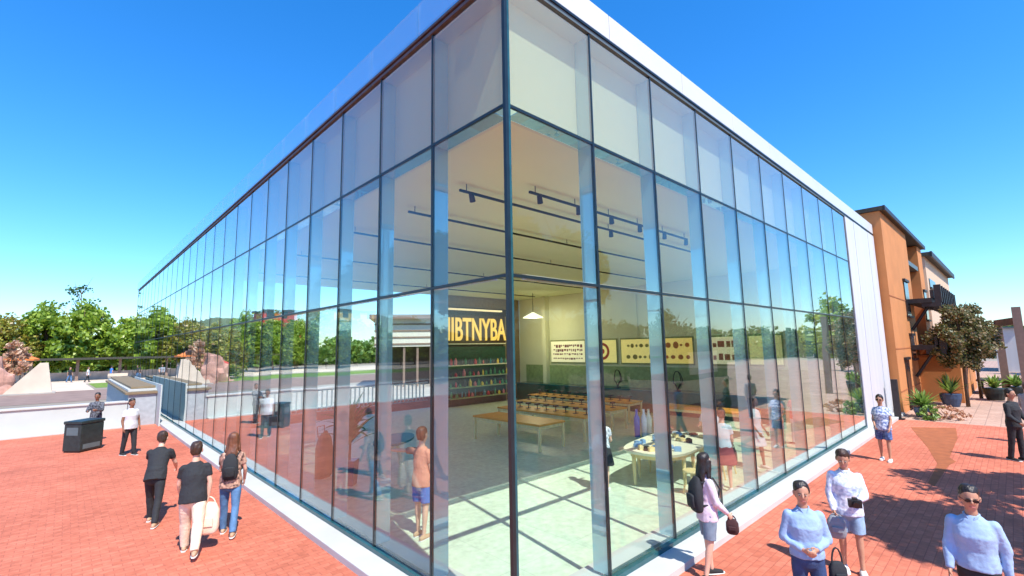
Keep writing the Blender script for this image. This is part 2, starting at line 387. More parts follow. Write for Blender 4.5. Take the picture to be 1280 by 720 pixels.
# track lights
tid = 0
for (y, x0, x1) in ((1.78, 2.2, 8.1), (2.5, 1.2, 10.0), (4.2, 1.2, 11), (6.5, 1.0, 15), (10, 1.0, 15), (14, 1, 15)):
    t = thing('track_light', ['short black ceiling track with spotlights, closest to the street window', 'long black ceiling track just behind the short one', 'third black ceiling track from the street window', 'fourth black ceiling track from the street window', 'fifth black ceiling track from the street window', 'black ceiling track closest to the back wall of the store'][tid], 'ceiling light', (x0, y, 5.97), 0, 'ceiling track lights'); tid += 1
    b = MB(); b.box((0, -.02, -.16), (x1-x0, .02, -.12)); b.build('rail', M['iron'], t)
    nn = 6 if tid == 1 else 3
    for i in range(nn):
        u = .15+(x1-x0-.3)*i/(nn-1)
        b = MB(); b.tube([(u, 0, 0), (u, 0, -.13)], .008); b.build('hanger', M['iron'], t)
        if tid <= 2:
            b = MB(); b.tube([(u+.1, 0, -.13), (u+.18, .05, -.27)], .045, .055, 10); b.build('spotlight', M['iron'], t, smooth=False)

# posters on the x wall
PX = 16.63
def poster(y0, y1, kind, label):
    yc = (y0+y1)/2; w = y1-y0; h = 1.28
    t = thing('poster', label, 'poster', (PX, yc, 2.8), 90, 'framed posters on the olive wall')
    # local x runs along +Y world, local y runs to -X world (into the room)
    b = MB(); b.box((-w/2, -.02, -h/2), (w/2, .02, h/2)); b.build('frame', mat('poster_frame', (.22, .24, .10), .5), t)
    pc = {'text': (.9, .82, .55), 'ring': (.95, .78, .28), 'items': (.95, .75, .25), 'food': (.95, .68, .18), 'shelf': (.9, .82, .5), 'plain': (.85, .80, .35)}[kind]
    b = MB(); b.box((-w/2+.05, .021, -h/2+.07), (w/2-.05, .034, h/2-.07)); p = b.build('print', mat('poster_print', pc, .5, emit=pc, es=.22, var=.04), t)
    rnd = random.Random(kind); F0 = .036
    ink = {'text': (.16, .03, .03), 'ring': (.45, .05, .02), 'items': (.30, .25, .05), 'food': (.55, .16, .02), 'shelf': (.40, .12, .05), 'plain': (.45, .48, .2)}[kind]
    d = MB()
    if kind == 'text':
        for r_ in range(4):
            z = .36-r_*.24; x = -w/2+.2
            while x < w/2-.3:
                g = rnd.uniform(.05, .16); hh = .15 if r_ in (0, 1) else .08
                d.box((x, F0, z-hh*rnd.uniform(.3, 1)), (x+g, F0+.004, z+.02)); x += g+rnd.uniform(.02, .08)
    elif kind == 'ring':
        n = 28
        for (ra, rb) in ((.30, .44), (.0, .14)):
            vs = []
            for k2 in range(n):
                a = 2*math.pi*k2/n
                vs += [(rb*math.cos(a), F0+.002, rb*math.sin(a)), (max(ra, .001)*math.cos(a), F0+.002, max(ra, .001)*math.sin(a))]
            d.add(vs, [(2*k2, (2*k2+2) % (2*n), (2*k2+3) % (2*n), 2*k2+1) for k2 in range(n)])
    else:
        for r_ in range(2):
            x = -w/2+.18
            while x < w/2-.3:
                g = rnd.uniform(.12, .3); z = .26 if r_ == 0 else -.28
                if kind == 'shelf': d.box((x, F0, z-.12), (x+g, F0+.004, z+rnd.uniform(.05, .16)))
                elif kind == 'plain': d.box((x, F0, z-.02), (x+g, F0+.004, z))
                else:
                    d.loft([((x+g/2, F0, z), g*.5, g*rnd.uniform(.35, .6)), ((x+g/2, F0+.006, z), g*.45, g*.4)], (1, 0, 0), 14, flat=True)
                x += g+rnd.uniform(.04, .14)
    d.build('printed_marks', mat('poster_ink', ink, .5, var=.35, scale=9), p)
poster(11.9, 14.4, 'text', 'cream poster with rows of dark red lettering beside the pendant lamp')
poster(9.9, 11.7, 'ring', 'yellow poster with a single red ring emblem')
poster(7.7, 9.7, 'items', 'yellow poster with small olive pictures, next to the ring emblem poster')
poster(5.9, 7.6, 'food', 'yellow poster with big orange food pictures')
poster(3.8, 5.5, 'shelf', 'cream poster with two rows of reddish bars above the people by the window')
poster(2.3, 3.6, 'plain', 'blank yellow-green poster at the window end of the wall')

# yellow letter sign on the back wall
def text_mesh(name, s, size, m, parent=None, ext=.02, align='CENTER', xs=1.0):
    c = bpy.data.curves.new(name, 'FONT'); c.body = s; c.size = size; c.extrude = ext; c.align_x = align; c.offset = .012*size
    to = bpy.data.objects.new('tmp', c); COL.objects.link(to)
    dg = bpy.context.evaluated_depsgraph_get(); me = bpy.data.meshes.new_from_object(to.evaluated_get(dg)); bpy.data.objects.remove(to)
    me.materials.clear(); me.materials.append(m)
    o = bpy.data.objects.new(name, me); COL.objects.link(o); o.parent = parent; o.rotation_euler = (R(90), 0, 0); o.scale = (xs, 1, 1); return o
t = thing('letter_sign', 'glowing yellow letters on a dark board high on the brown back wall', 'sign', (13.1, 16.78, 3.4))
b = MB(); b.box((-2.1, -.08, -.05), (2.1, 0, 1.5)); b.build('board', mat('sign_board', (.05, .02, .012), .5), t)
x = text_mesh('lettering', 'IIBTNYBA', 1.75, M['sign_letter'], t, .03, xs=.56); x.location = (0, -.12, .12)
b = MB(); b.box((-2.1, -.14, -.11), (2.1, -.0, -.052)); b.build('sign_ledge', M['cream'], t)
# shelf unit beneath
t = thing('wall_shelf', 'dark green shelving full of small goods beneath the yellow letters', 'shelf', (13.0, 16.5, .06))
b = MB(); b.box((-2.1, .1, 0), (2.1, .27, 3.1)); b.build('back_panel', M['dark_green'], t)
for k, z in enumerate((.4, .95, 1.5, 2.1)):
    b = MB(); b.box((-2.1, -.3, z), (2.1, .098, z+.05)); sh = b.build('shelf_board', M['mid_green'] if k != 3 else M['cream'], t)
pcs = [mat('goods_yellow', (.8, .55, .05)), mat('goods_red', (.55, .04, .05)), mat('goods_pink', (.7, .2, .2)), mat('goods_green', (.05, .25, .1)), mat('goods_dark', (.03, .05, .04)), mat('goods_teal', (.02, .22, .25))]
rnd = random.Random(5)
GN = ['yellow', 'red', 'pink', 'green', 'black', 'teal']
for k, z in enumerate((.45, 1.0, 1.55, 2.15)):
    x = -2.0
    while x < 1.95:
        w = rnd.uniform(.09, .2); h = rnd.uniform(.18, .4); ci = rnd.choice((3, 4, 4, 5, 3, 0, 1, 2))
        b = MB(); b.lathe((13.0+x+w/2, 16.4, .06+z), [(w*.42, 0), (w*.45, h*.6), (w*.2, h*.85), (w*.18, h)], 8)
        o = b.build('bottle', pcs[ci], None, smooth=False)
        tag(o, 'small %s bottle on the %s shelf under the yellow letters' % (GN[ci], ['lowest', 'second', 'third', 'top'][k]), 'bottle', '%s bottles on the %s shelf' % (GN[ci], ['lowest', 'second', 'third', 'top'][k]))
        x += w+rnd.uniform(.06, .22)
# pendant lamp
t = thing('pendant_lamp', 'cream cone pendant lamp hanging in front of the olive wall', 'lamp', (14.4, 13.6, 4.62))
b = MB(); b.lathe((0, 0, 0), [(.55, 0), (.50, .06), (.12, .26), (.05, .30)], 24); b.build('lamp_shade', M['lamp_lit'], t, smooth=True)
b = MB(); b.tube([(0, 0, .3), (0, 0, 1.35)], .012); b.build('cord', M['iron'], t)
pl = bpy.data.lights.new('pendant_light', 'POINT'); po = bpy.data.objects.new('pendant_light', pl); COL.objects.link(po); po.parent = t; po.location = (0, 0, -.25); pl.energy = 110; pl.color = (1, .9, .6); pl.shadow_soft_size = .2
# dark counter along olive wall
def counter(name, a, b_, z, lab):
    t = thing(name, lab, 'counter', (a[0], a[1], .06))
    w = b_[0]-a[0]; d = b_[1]-a[1]
    m1 = MB(); m1.box((.05, .05, 0), (w-.05, d-.05, z-.06)); m1.build('cabinet', M['dark_green'], t)
    m1 = MB(); m1.box((0, 0, z-.058), (w, d, z)); m1.build('counter_top', M['teal_metal'], t, bevel=.01)
counter('wall_counter', (15.6, 2.5), (16.58, 16.3), 1.0, 'long dark green counter running along the olive wall beneath the posters')
def wire_figure(y, lab):
    t = thing('wire_sculpture', lab, 'sculpture', (16.0, y, 1.06), 0)
    b = MB(); b.lathe((0, 0, 0), [(.16, 0), (.15, .03), (.02, .05)], 12); b.build('base', M['iron'], t)
    for k in range(3):
        b = MB(); pts = []
        for i in range(11):
            a = i/10*math.pi; pts.append((.1*math.sin(k*2)*math.sin(a), (.18+.06*k)*math.sin(a)*(1 if k % 2 else -1), .05+.8*i/10+.08*math.sin(a*3)))
        b.tube(pts, .03, .02, 6); b.build('wire_loop', M['iron'], t)
wire_figure(9.55, 'black wire loop sculpture standing alone on the counter under the ring poster')
wire_figure(7.2, 'black wire sculpture on the counter under the orange food poster')
wire_figure(6.45, 'black wire sculpture on the counter close beside its twin, nearer the street window')

def table(name, cx, cy, lx, ly, h, mt, ml, lab, cat='table', grp=None, leg=.07, rz=0, apron=True, nleg=(2, 2), z0=.06):
    t = thing(name, lab, cat, (cx, cy, z0), rz, grp)
    b = MB(); b.box((-lx/2, -ly/2, h-.06), (lx/2, ly/2, h)); b.build('tabletop' if cat == 'table' else 'seat', mt, t, bevel=.012)
    if apron:
        b = MB(); b.box((-lx/2+.06, -ly/2+.06, h-.15), (lx/2-.06, ly/2-.06, h-.062)); b.build('apron', ml, t)
    for i in range(nleg[0]):
        for j in range(nleg[1]):
            x = -lx/2+leg/2+.02+(lx-leg-.04)*i/max(1, nleg[0]-1); y = -ly/2+leg/2+.02+(ly-leg-.04)*j/max(1, nleg[1]-1)
            b = MB(); b.box((x-leg/2, y-leg/2, 0), (x+leg/2, y+leg/2, h-.062)); b.build('leg', ml, t, bevel=.006)
    return t
G1 = 'orange wooden tables in the store'
table('wooden_table', 7.15, 7.4, 1.15, 3.1, .78, M['orange_wood'], M['pale_wood'], 'orange wooden table with pale legs closest to the glass corner', grp=G1)
table('wooden_table', 9.1, 7.9, 1.0, 4.2, .78, M['orange_wood'], M['pale_wood'], 'orange wooden table, second from the glass corner', grp=G1)
table('wooden_table', 11.1, 8.6, 1.0, 4.9, .78, M['orange_wood'], M['pale_wood'], 'orange wooden table, third from the glass corner', grp=G1)
table('wooden_table', 13.2, 9.6, 1.0, 5.6, .78, M['orange_wood'], M['pale_wood'], 'orange wooden table in front of the dark counter, middle of the poster wall', grp=G1)
table('wooden_table', 13.0, 3.9, 1.0, 3.4, .78, M['orange_wood'], M['pale_wood'], 'orange wooden table near the window end of the poster wall', grp=G1)
# goods on the tables: dark stands
rnd = random.Random(11)
for (cx, cy, ly, who) in ((9.1, 7.9, 4.2, 'second'), (11.1, 8.6, 4.9, 'third'), (13.2, 9.6, 5.6, 'fourth')):
    n = int(ly/.45)
    for i in range(n):
        y = cy-ly/2+.3+(ly-.6)*i/(n-1)
        b = MB(); b.box((cx-.10, y-.05, .84), (cx+.1, y+.05, .855)); b.box((cx-.012, y-.012, .856), (cx+.012, y+.012, .99)); b.box((cx-.09, y-.06, .991), (cx+.09, y+.06, 1.05))
        o = b.build('display_stand', M['iron']); tag(o, 'small black display stand on the %s orange table' % who, 'stand', 'display stands on the %s orange table' % who)
# white display table with many legs
t = thing('display_table', 'long cream display table with many pale legs, loaded with small goods', 'table', (6.9, 1.95, .06), 8)
b = MB(); b.loft([((0, 0, .70), 1.42, .72), ((0, 0, .76), 1.45, .75)], (1, 0, 0), 40, flat=True, p=.6); b.build('tabletop', M['cream'], t)
b = MB(); b.loft([((0, 0, .60), 1.3, .62), ((0, 0, .698), 1.3, .62)], (1, 0, 0), 40, flat=True, p=.6); b.build('apron', M['pale_wood'], t)
for i in range(5):
    for j in (-1, 1):
        x = -1.2+.6*i; b = MB(); y = j*(.52 if i not in (0, 4) else .36)
        b.tube([(x, y, 0), (x, y, .60)], .03, .045, 10); b.build('leg', M['pale_wood'], t)
rnd = random.Random(3)
gc = [('white', M['white_metal']), ('black', M['iron']), ('tan', M['pale_wood']), ('blue', mat('goods_blue', (.25, .4, .6)))]
for i in range(40):
    x = rnd.uniform(-1.25, 1.25); y = rnd.uniform(-.5, .5); ci = rnd.randrange(4); w = rnd.uniform(.04, .1)
    a = R(8); wx = 6.9+x*math.cos(a)-y*math.sin(a); wy = 1.95+x*math.sin(a)+y*math.cos(a)
    b = MB(); hh = rnd.uniform(.02, .09); b.box((-w, -w*.6, 0), (w, w*.6, hh)); b.box((-w*.7, -w*.4, hh+.001), (w*.7, w*.4, hh+.012))
    o = b.build('box', gc[ci][1], None, bevel=.004, loc=(wx, wy, .821)); o.rotation_euler[2] = rnd.uniform(0, 3)
    tag(o, 'small %s box lying on the cream display table' % gc[ci][0], 'box', '%s boxes on the cream display table' % gc[ci][0])
# stools by the table
for k, (x, y) in enumerate(((5.9, .95), (6.6, 1.0), (7.3, 1.05), (8.0, 1.1))):
    t = thing('stool', ['pale wooden stool under the street side of the cream table, closest to the glass corner', 'pale wooden stool under the cream table, second from the glass corner', 'pale wooden stool under the cream table, third from the glass corner', 'pale wooden stool at the far end of the cream table, street side'][k], 'stool', (x, y, .06), 0, 'pale stools at the cream table')
    b = MB(); b.lathe((0, 0, .44), [(.17, 0), (.18, .02), (.17, .045)], 20); b.build('seat', M['pale_wood'], t)
    for j in range(4):
        a = j*math.pi/2+.4; b = MB(); b.tube([(.17*math.cos(a), .17*math.sin(a), 0), (.11*math.cos(a), .11*math.sin(a), .44)], .018, .018, 8); b.build('leg', M['pale_wood'], t)
# white / blue bottles behind table
for k, (px, c, n_) in enumerate(((797, (.1, .2, .6), 'blue'), (806, (.8, .8, .8), 'white'), (812, (.7, .75, .6), 'cream'))):
    p = gp(px, 546, .06); b = MB(); b.lathe((p.x, p.y, .06), [(.09, 0), (.10, .6), (.04, .75), (.04, .9)], 12); o = b.build('floor_vase', mat('vase_'+n_, c, .3), smooth=True)
    tag(o, 'tall %s vase standing on the floor behind the cream table' % n_, 'vase', None)

# teal table with curved leg, bin, bag and palm inside on the left facade side
t = thing('oval_table', 'teal oval table with a curved cream leg near the potted palm', 'table', (2.7, 7.3, .06), 40)
b = MB(); b.loft([((0, 0, .72), .85, .45), ((0, 0, .77), .85, .45)], (1, 0, 0), 32, flat=True); b.build('tabletop', M['teal'], t)
b = MB(); b.tube([(-.5, 0, 0), (-.42, 0, .2), (-.3, 0, .45), (-.05, 0, .70)], .05, .05, 10); b.build('leg', M['cream'], t)
b = MB(); b.tube([(.5, 0, 0), (.42, 0, .2), (.3, 0, .45), (.05, 0, .70)], .05, .05, 10); b.build('leg', M['cream'], t)
def leaf_blade(b, base, direction, length, width, droop, seg=6):
    d = Vector(direction).normalized(); side = d.cross(Vector((0, 0, 1)));
    if side.length < 1e-3: side = Vector((1, 0, 0))
    side.normalize(); p = Vector(base); vs = []
    for i in range(seg+1):
        t = i/seg; w = width*math.sin(math.pi*min(1, .12+.88*t))*1.0+.001
        vs += [p-side*w, p+side*w]
        d = (d+Vector((0, 0, -droop/seg))).normalized(); p = p+d*length/seg
    b.add(vs, [(2*i, 2*i+1, 2*i+3, 2*i+2) for i in range(seg)])
def potted_plant(name, lab, loc, pot_r, pot_h, leaf, n, L, W, droop, potm, stem=.0, spread=.7, cat='potted plant', square=False):
    t = thing(name, lab, cat, loc)
    b = MB()
    if square: b.loft([((0, 0, 0), pot_r*.8, pot_r*.8), ((0, 0, pot_h), pot_r, pot_r)], (1, 0, 0), 4, flat=True)
    else: b.lathe((0, 0, 0), [(pot_r*.7, 0), (pot_r*.95, pot_h*.6), (pot_r, pot_h*.95), (pot_r*.9, pot_h)], 18)
    b.build('pot', potm, t, smooth=False)
    if stem:
        b = MB(); b.tube([(0, 0, pot_h), (.02, .01, pot_h+stem*.6), (0, .03, pot_h+stem)], .03, .02); b.build('stem', M['bark'], t)
    b = MB(); rr = random.Random(name+lab)
    for i in range(n):
        a = rr.uniform(0, 6.283); e = rr.uniform(.3, 1.0); zz = pot_h+stem*rr.uniform(.35, 1)
        leaf_blade(b, (.03*math.cos(a), .03*math.sin(a), zz), (math.cos(a)*spread*(1.2-e), math.sin(a)*spread*(1.2-e), e), L*rr.uniform(.6, 1.1), W*rr.uniform(.7, 1.2), droop*rr.uniform(.6, 1.2))
    b.build('leaves', leaf, t)
    return t
p = gp(436, 606, .06)
potted_plant('potted_palm', 'tall dark green palm in a square blue-black pot behind the side glass', p, .24, .55, M['leaf_palm'], 60, .85, .06, 1.0, M['blue_pot'], stem=.9, square=True)
p = gp(404, 600, .0); p.x = 1.15
t = thing('trolley_bag', 'upright black trolley bag behind the side glass near the palm', 'bag', (p.x, p.y, .06), 25)
b = MB(); b.loft([((0, 0, .08), .24, .13), ((0, 0, .6), .25, .15), ((.02, 0, .95), .17, .10), ((.04, 0, 1.05), .05, .05)], (1, 0, 0), 16, p=.7); b.build('bag_body', M['black_plastic'], t, smooth=True)
b = MB(); b.tube([(.1, .1, .95), (.12, .12, 1.2), (-.12, .12, 1.2), (-.1, .1, .95)], .012); b.build('handle', M['iron'], t)
b = MB(); b.tube([(-.18, .15, .25), (.2, .15, .3), (.2, .14, .8)], .012, .012); b.build('piping', M['red'], t)
for s in (-1, 1):
    b = MB(); b.loft([((s*.18-.02, .05, .045), .045, .045), ((s*.18+.02, .05, .045), .045, .045)], (0, 1, 0), 14, flat=True); b.build('wheel', M['iron'], t)

# ------------------------------------------------------------------ bins
def bin_(loc, w, d, h, rz, lab):
    t = thing('waste_bin', lab, 'waste bin', loc, rz)
    b = MB(); b.box((-w/2, -d/2, .04), (w/2, d/2, h-.1)); b.build('body', M['black_plastic'], t, bevel=.02)
    b = MB(); b.box((-w/2-.02, -d/2-.02, h-.098), (w/2+.02, d/2+.02, h)); b.build('lid', M['black_plastic'], t, bevel=.02)
    b = MB(); b.box((-w/2+.03, -d/2+.03, 0), (w/2-.03, d/2-.03, .038)); b.build('base', M['iron'], t)
    b = MB(); b.box((-w/2-.006, -d/2+.1, h*.55), (-w/2-.001, d/2-.1, h*.8)); b.box((-w/2+.1, -d/2-.006, h*.1), (w/2-.1, -d/2-.001, h*.25)); b.build('flap', M['grey_metal'], t)
    return t
p = gp(103, 563); bin_(p, .78, .6, .98, 42, 'square black waste bin in front of the low white wall')
p = gp(284, 552); bin_((1.0, p.y, 0.06), .5, .5, .95, 0, 'narrow black bin behind the side glass')

# ------------------------------------------------------------------ low walls left
t = thing('low_wall', 'long low white wall closing off the brick plaza', 'wall')
b = MB(); b.box((-50, WY, -.02), (-1.5, WY+.3, 1.02)); b.build('wall_body', M['white_wall'], t)
b = MB(); b.box((-50, WY-.06, 1.021), (-1.44, WY+.36, 1.09)); b.build('coping', M['kerb'], t, bevel=.01)
b = MB(); b.box((-50, WY-.35, 0), (-1.5, WY-.002, .05)); b.build('plinth', M['kerb'], t)
t = thing('planter_wall', 'grey stepped terrace wall with dark coping beside the end of the low white wall', 'wall')
b = MB(); b.box((-1.48, WY+.0, -.02), (-.5, WY+14, 1.35)); b.build('wall_body', mat('grey_render', (.36, .40, .42), .8), t)
for k in range(3):
    b = MB(); b.box((-1.6+.12*k, WY-.1+.4*k, 1.352+.1*k), (-.45, WY+14, 1.44+.1*k)); b.build('coping', M['brown_wall'] if k % 2 == 0 else M['kerb'], t)
b = MB(); b.box((-.48, WY-1.0, 0), (-.43, WY+10, 1.75)); b.build('end_panel', M['white_wall'], t)
# railing behind glass in the courtyard
t = thing('white_railing', 'white vertical bar railing seen through the side glass', 'railing')
b = MB(); b.box((.6, 20.0, 1.12), (12, 20.05, 1.18)); b.build('top_rail', M['white_metal'], t)
b = MB(); b.box((.6, 20.0, .1), (12, 20.05, .15)); b.build('bottom_rail', M['white_metal'], t)
for i in range(46):
    x = .7+i*.245; b = MB(); b.box((x-.035, 20.01, .151), (x+.035, 20.04, 1.119)); b.build('bar', M['white_metal'], t)

# ------------------------------------------------------------------ trees
def crown_mesh(name, rx, ry, rz, clumps, per, leaf, m, seed, flat=.75):
    rr = random.Random(seed); b = MB()
    for c in range(clumps):
        while True:
            v = Vector((rr.uniform(-1, 1), rr.uniform(-1, 1), rr.uniform(-1, 1)))
            if .25 < v.length < 1: break
        k = .55+.45*rr.random(); v = v.normalized()*k
        taper = 1-.45*max(0, v.z)
        cc = Vector((v.x*rx*taper, v.y*ry*taper, v.z*rz)); cr = rr.uniform(.16, .34)*min(rx, rz)
        for _ in range(per):
            d = Vector((rr.gauss(0, 1), rr.gauss(0, 1), rr.gauss(0, 1)*flat)).normalized()*cr*rr.uniform(.3, 1.1)
            p = cc+d; a = Vector((rr.gauss(0, 1), rr.gauss(0, 1), rr.gauss(0, 1))).normalized(); u = a.orthogonal().normalized(); w = a.cross(u)
            s = leaf*rr.uniform(.6, 1.3)
            b.add([p-u*s*.5, p+w*s*.35, p+u*s*.5, p-w*s*.35], [(0, 1, 2, 3)])
    o = b.build(name, m); return o
def tree(name, lab, loc, h, rx, rz, m, seed, grp=None, leaf=.35, clumps=55, per=45, trunk=.16, lean=0, cat='tree'):
    t = thing(name, lab, cat, loc, 0, grp); rr = random.Random(seed)
    cz = h-rz
    b = MB(); pts = [(0, 0, -.05), (rr.uniform(-.1, .1), rr.uniform(-.1, .1), cz*.4), (rr.uniform(-.2, .2)+lean, rr.uniform(-.2, .2), cz), (rr.uniform(-.2, .2)+lean, 0, cz+rz*.6)]
    b.tube(pts, trunk, trunk*.3, 9)
    for i in range(7):
        a = rr.uniform(0, 6.283); z0 = cz*(.65+.08*i); r_ = rx*rr.uniform(.5, .85)
        b.tube([(lean*.6, 0, z0), (lean*.6+r_*.5*math.cos(a), r_*.5*math.sin(a), z0+rz*.35), (lean*.6+r_*math.cos(a), r_*math.sin(a), z0+rz*.8)], trunk*.45, trunk*.1, 6)
    b.build('trunk', M['bark'], t, smooth=True)
    c = crown_mesh('crown', rx, rx, rz, clumps, per, leaf, m, seed); c.parent = t; c.location = (lean, 0, cz)
    return t
tp = gp(85, 474); TY = tp.y
G = 'street trees beyond the road'
protos = [tree('street_tree', 'x', (0, 0, 0), 9.2, 3.3, 3.9, M['leaf_green'], 20+i, G, leaf=.5, clumps=120, per=75, trunk=.2) for i in range(3)]
names = []
xs = [(-9.5+3.9*i) for i in range(-11, 10)]
for i, x in enumerate(xs):
    if -16 < x < -7.5: continue
    o = protos[i] if i < 3 else copy_tree(protos[i % 3])
    o.location = (x+random.uniform(-.6, .6), TY+random.uniform(-2, 2), 0); o.rotation_euler[2] = random.uniform(0, 6); s = random.uniform(.86, 1.08)
    o.scale = (s*1.0, s, s)
    names.append(o)
G2 = {}
for o in names:
    x = o.location.x
    o['label'] = ('bright green street tree in the row mirrored in the side glass' if x < -7.5 else
                  'bright green street tree beyond the far end of the glass store, behind the terrace wall')
    o['group'] = 'street trees mirrored in the glass' if x < -7.5 else 'street trees beyond the glass store'
    if -4.5 < x < 1.2:
        o['label'] = 'bright green street tree next to the autumn trees, seen in the open' if x < -2 else 'bright green street tree right beside the far end of the glass roofline'
        del o['group']
tree('autumn_tree', 'golden brown autumn tree at the edge of the park, furthest from the store', (-12.4, TY-6, 0), 7.2, 3.4, 3.2, M['leaf_autumn'], 50, 'autumn trees', leaf=.32, clumps=110, per=70)
tree('autumn_tree', 'golden brown autumn tree right beside the green street trees', (-9.0, TY-3, 0), 7.9, 3.0, 3.5, M['leaf_autumn'], 51, 'autumn trees', leaf=.32, clumps=110, per=70)
tree('bare_tree', 'thin, nearly leafless tree rising above the street trees', (-2.6, TY+8, 0), 14.0, 2.4, 3.5, M['leaf_deep'], 61, leaf=.4, clumps=16, per=16, trunk=.12)
# pink flowering shrub and rocks, lower left
tree('flowering_shrub', 'pale pink flowering shrub beside the concrete wedge', (-6.9, 57.5, 0), 4.4, 1.2, 1.7, M['leaf_pink'], 71, leaf=.3, clumps=34, per=40, trunk=.08, cat='shrub')
tree('orange_shrub', 'orange leaved shrub at the foot of the autumn trees', (-11.2, 60, 0), 4.5, 1.8, 2.1, M['leaf_autumn'], 72, leaf=.3, clumps=34, per=40, trunk=.08, cat='shrub')
# wedge
p = gp(44, 492)
t = thing('concrete_wedge', 'pale concrete wedge monument on the grass strip', 'monument', (p.x, p.y, 0), 0)
b = MB(); b.add([(-1.9, -.6, 0), (1.0, -.6, 0), (1.0, .6, 0), (-1.9, .6, 0), (.1, -.35, 2.5), (.6, -.35, 2.5), (.6, .35, 2.5), (.1, .35, 2.5)], [(0,3,2,1),(4,5,6,7),(0,1,5,4),(1,2,6,5),(2,3,7,6),(3,0,4,7)])
b.build('wedge_body', M['cream_path'], t); b = MB(); b.box((-2.1, -.8, -.01), (1.2, .8, .10)); b.build('plinth', M['concrete'], t)
for k, (x, y, r_, h_) in enumerate(((-7.3, 53.5, .9, 2.0), (-8.3, 55.5, 1.4, 3.2), (-6.9, 52.0, .6, .8))):
    b = MB(); b.ball((0, 0, 0), r_, r_*.8, h_, 18, 12)
    for i_, v_ in enumerate(b.v):
        q_ = Vector(v_); b.v[i_] = tuple(q_*(1+.35*noise.noise(q_*1.1+Vector((k*5, 0, 0)))))
    o = b.build('boulder', M['rock_red'], None, loc=(x, y, 0)); tag(o, ['reddish boulder standing beside the concrete wedge', 'tallest reddish boulder of the rock garden', 'smallest reddish boulder, low in front of the concrete wedge'][k], 'boulder')
# parasols
def parasol(loc, r, h, m, lab, grp=None):
    t = thing('parasol', lab, 'parasol', loc, 0, grp)
    b = MB(); b.tube([(0, 0, 0), (0, 0, h)], .03); b.build('pole', M['iron'], t)
    b = MB(); n = 8; b.add([(0, 0, h+.05)]+[(r*math.cos(a*math.pi/4), r*math.sin(a*math.pi/4), h-.5) for a in range(n)]+[(r*math.cos(a*math.pi/4), r*math.sin(a*math.pi/4), h-.65) for a in range(n)],
        [(0, 1+a, 1+(a+1) % n) for a in range(n)]+[(1+a, 9+a, 9+(a+1) % n, 1+(a+1) % n) for a in range(n)])
    b.build('canopy', m, t)
    b = MB(); b.lathe((0, 0, 0), [(.25, 0), (.25, .05), (.05, .08)], 12); b.build('base', M['concrete'], t)
parasol((-6.6, 61, 0), 1.2, 3.3, M['orange_cloth'], 'orange parasol behind the concrete wedge', None)
parasol((-9.0, 57.5, 0), 1.2, 2.4, M['red'], 'low red parasol at the edge of the grass strip', None)
# hedge + statue
def hedge(name, lab, a, b_, h, m, seed, leaf=.14, n=2500):
    rr = random.Random(seed); mb = MB()
    for i in range(n):
        x = rr.uniform(a[0], b_[0]); y = rr.uniform(a[1], b_[1]); z = rr.uniform(.02, h)
        if rr.random() < .7:
            q = rr.randrange(3)
            if q == 0: z = h*rr.uniform(.9, 1.05)
            elif q == 1: y = a[1]+rr.uniform(-.05, .05)
            else: x = rr.choice((a[0], b_[0]))
        p = Vector((x, y, z)); w = Vector((rr.gauss(0, 1), rr.gauss(0, 1), rr.gauss(0, 1))).normalized(); u = w.orthogonal().normalized(); v = w.cross(u); s = leaf*rr.uniform(.6, 1.3)
        mb.add([p-u*s*.5, p+v*s*.4, p+u*s*.5, p-v*s*.4], [(0, 1, 2, 3)])
    o = mb.build(name, m); return tag(o, lab, 'hedge')
hedge('hedge', 'clipped dark green hedge around the green statue', (1.5, 56), (6.5, 58), .9, M['leaf_deep'], 4, leaf=.3)
hedge('hedge', 'low bushy hedge along the edge of the grass strip, by the sunlit path', (-7.6, 63.6), (-13, 65), 1.3, M['leaf_green'], 5, leaf=.3)
t = thing('statue', 'green bronze statue standing on the dark hedge bed', 'statue', (3.9, 59.5, 0))
b = MB(); b.box((-.6, -.6, 0), (.6, .6, 1.1)); b.build('plinth', M['concrete'], t)
b = MB(); b.loft([((0, 0, 1.1), .5, .4), ((0, 0, 1.9), .35, .3), ((0, 0, 2.6), .45, .3), ((0, 0, 2.9), .15, .15), ((0, 0, 3.2), .18, .18)], (1, 0, 0), 12); b.loft([((-.4, 0, 2.6), .12, .12), ((-.9, 0, 2.1), .09, .09)], (0, 1, 0), 8); b.loft([((.4, 0, 2.6), .12, .12), ((.8, 0, 3.1), .09, .09)], (0, 1, 0), 8)
b.build('figure', M['verdigris'], t, smooth=True)
# benches & cafe structure below trees
def bench(loc, rz, lab, grp):
    t = thing('park_bench', lab, 'bench', loc, rz, grp)
    b = MB(); b.box((-.9, -.22, .42), (.9, .22, .47)); b.build('seat', M['cream_path'], t)
    b = MB(); b.box((-.9, .2, .55), (.9, .25, .9)); b.build('backrest', M['cream_path'], t)
    for s in (-.8, .8):
        b = MB(); b.box((s-.04, -.2, 0), (s+.04, .24, .419)); b.build('leg', M['iron'], t)
for i, x in enumerate((-12.5, -9.5, 1.0, 8.0)):
    bench((x, 68+i % 2, 0), 180 if i % 2 else 0, ['pale park bench at the foot of the autumn trees, outermost', 'pale park bench between the autumn trees and the sunlit path', 'pale park bench just past the sunlit path', 'pale park bench seen through the far side glass'][i], 'pale benches under the street trees')
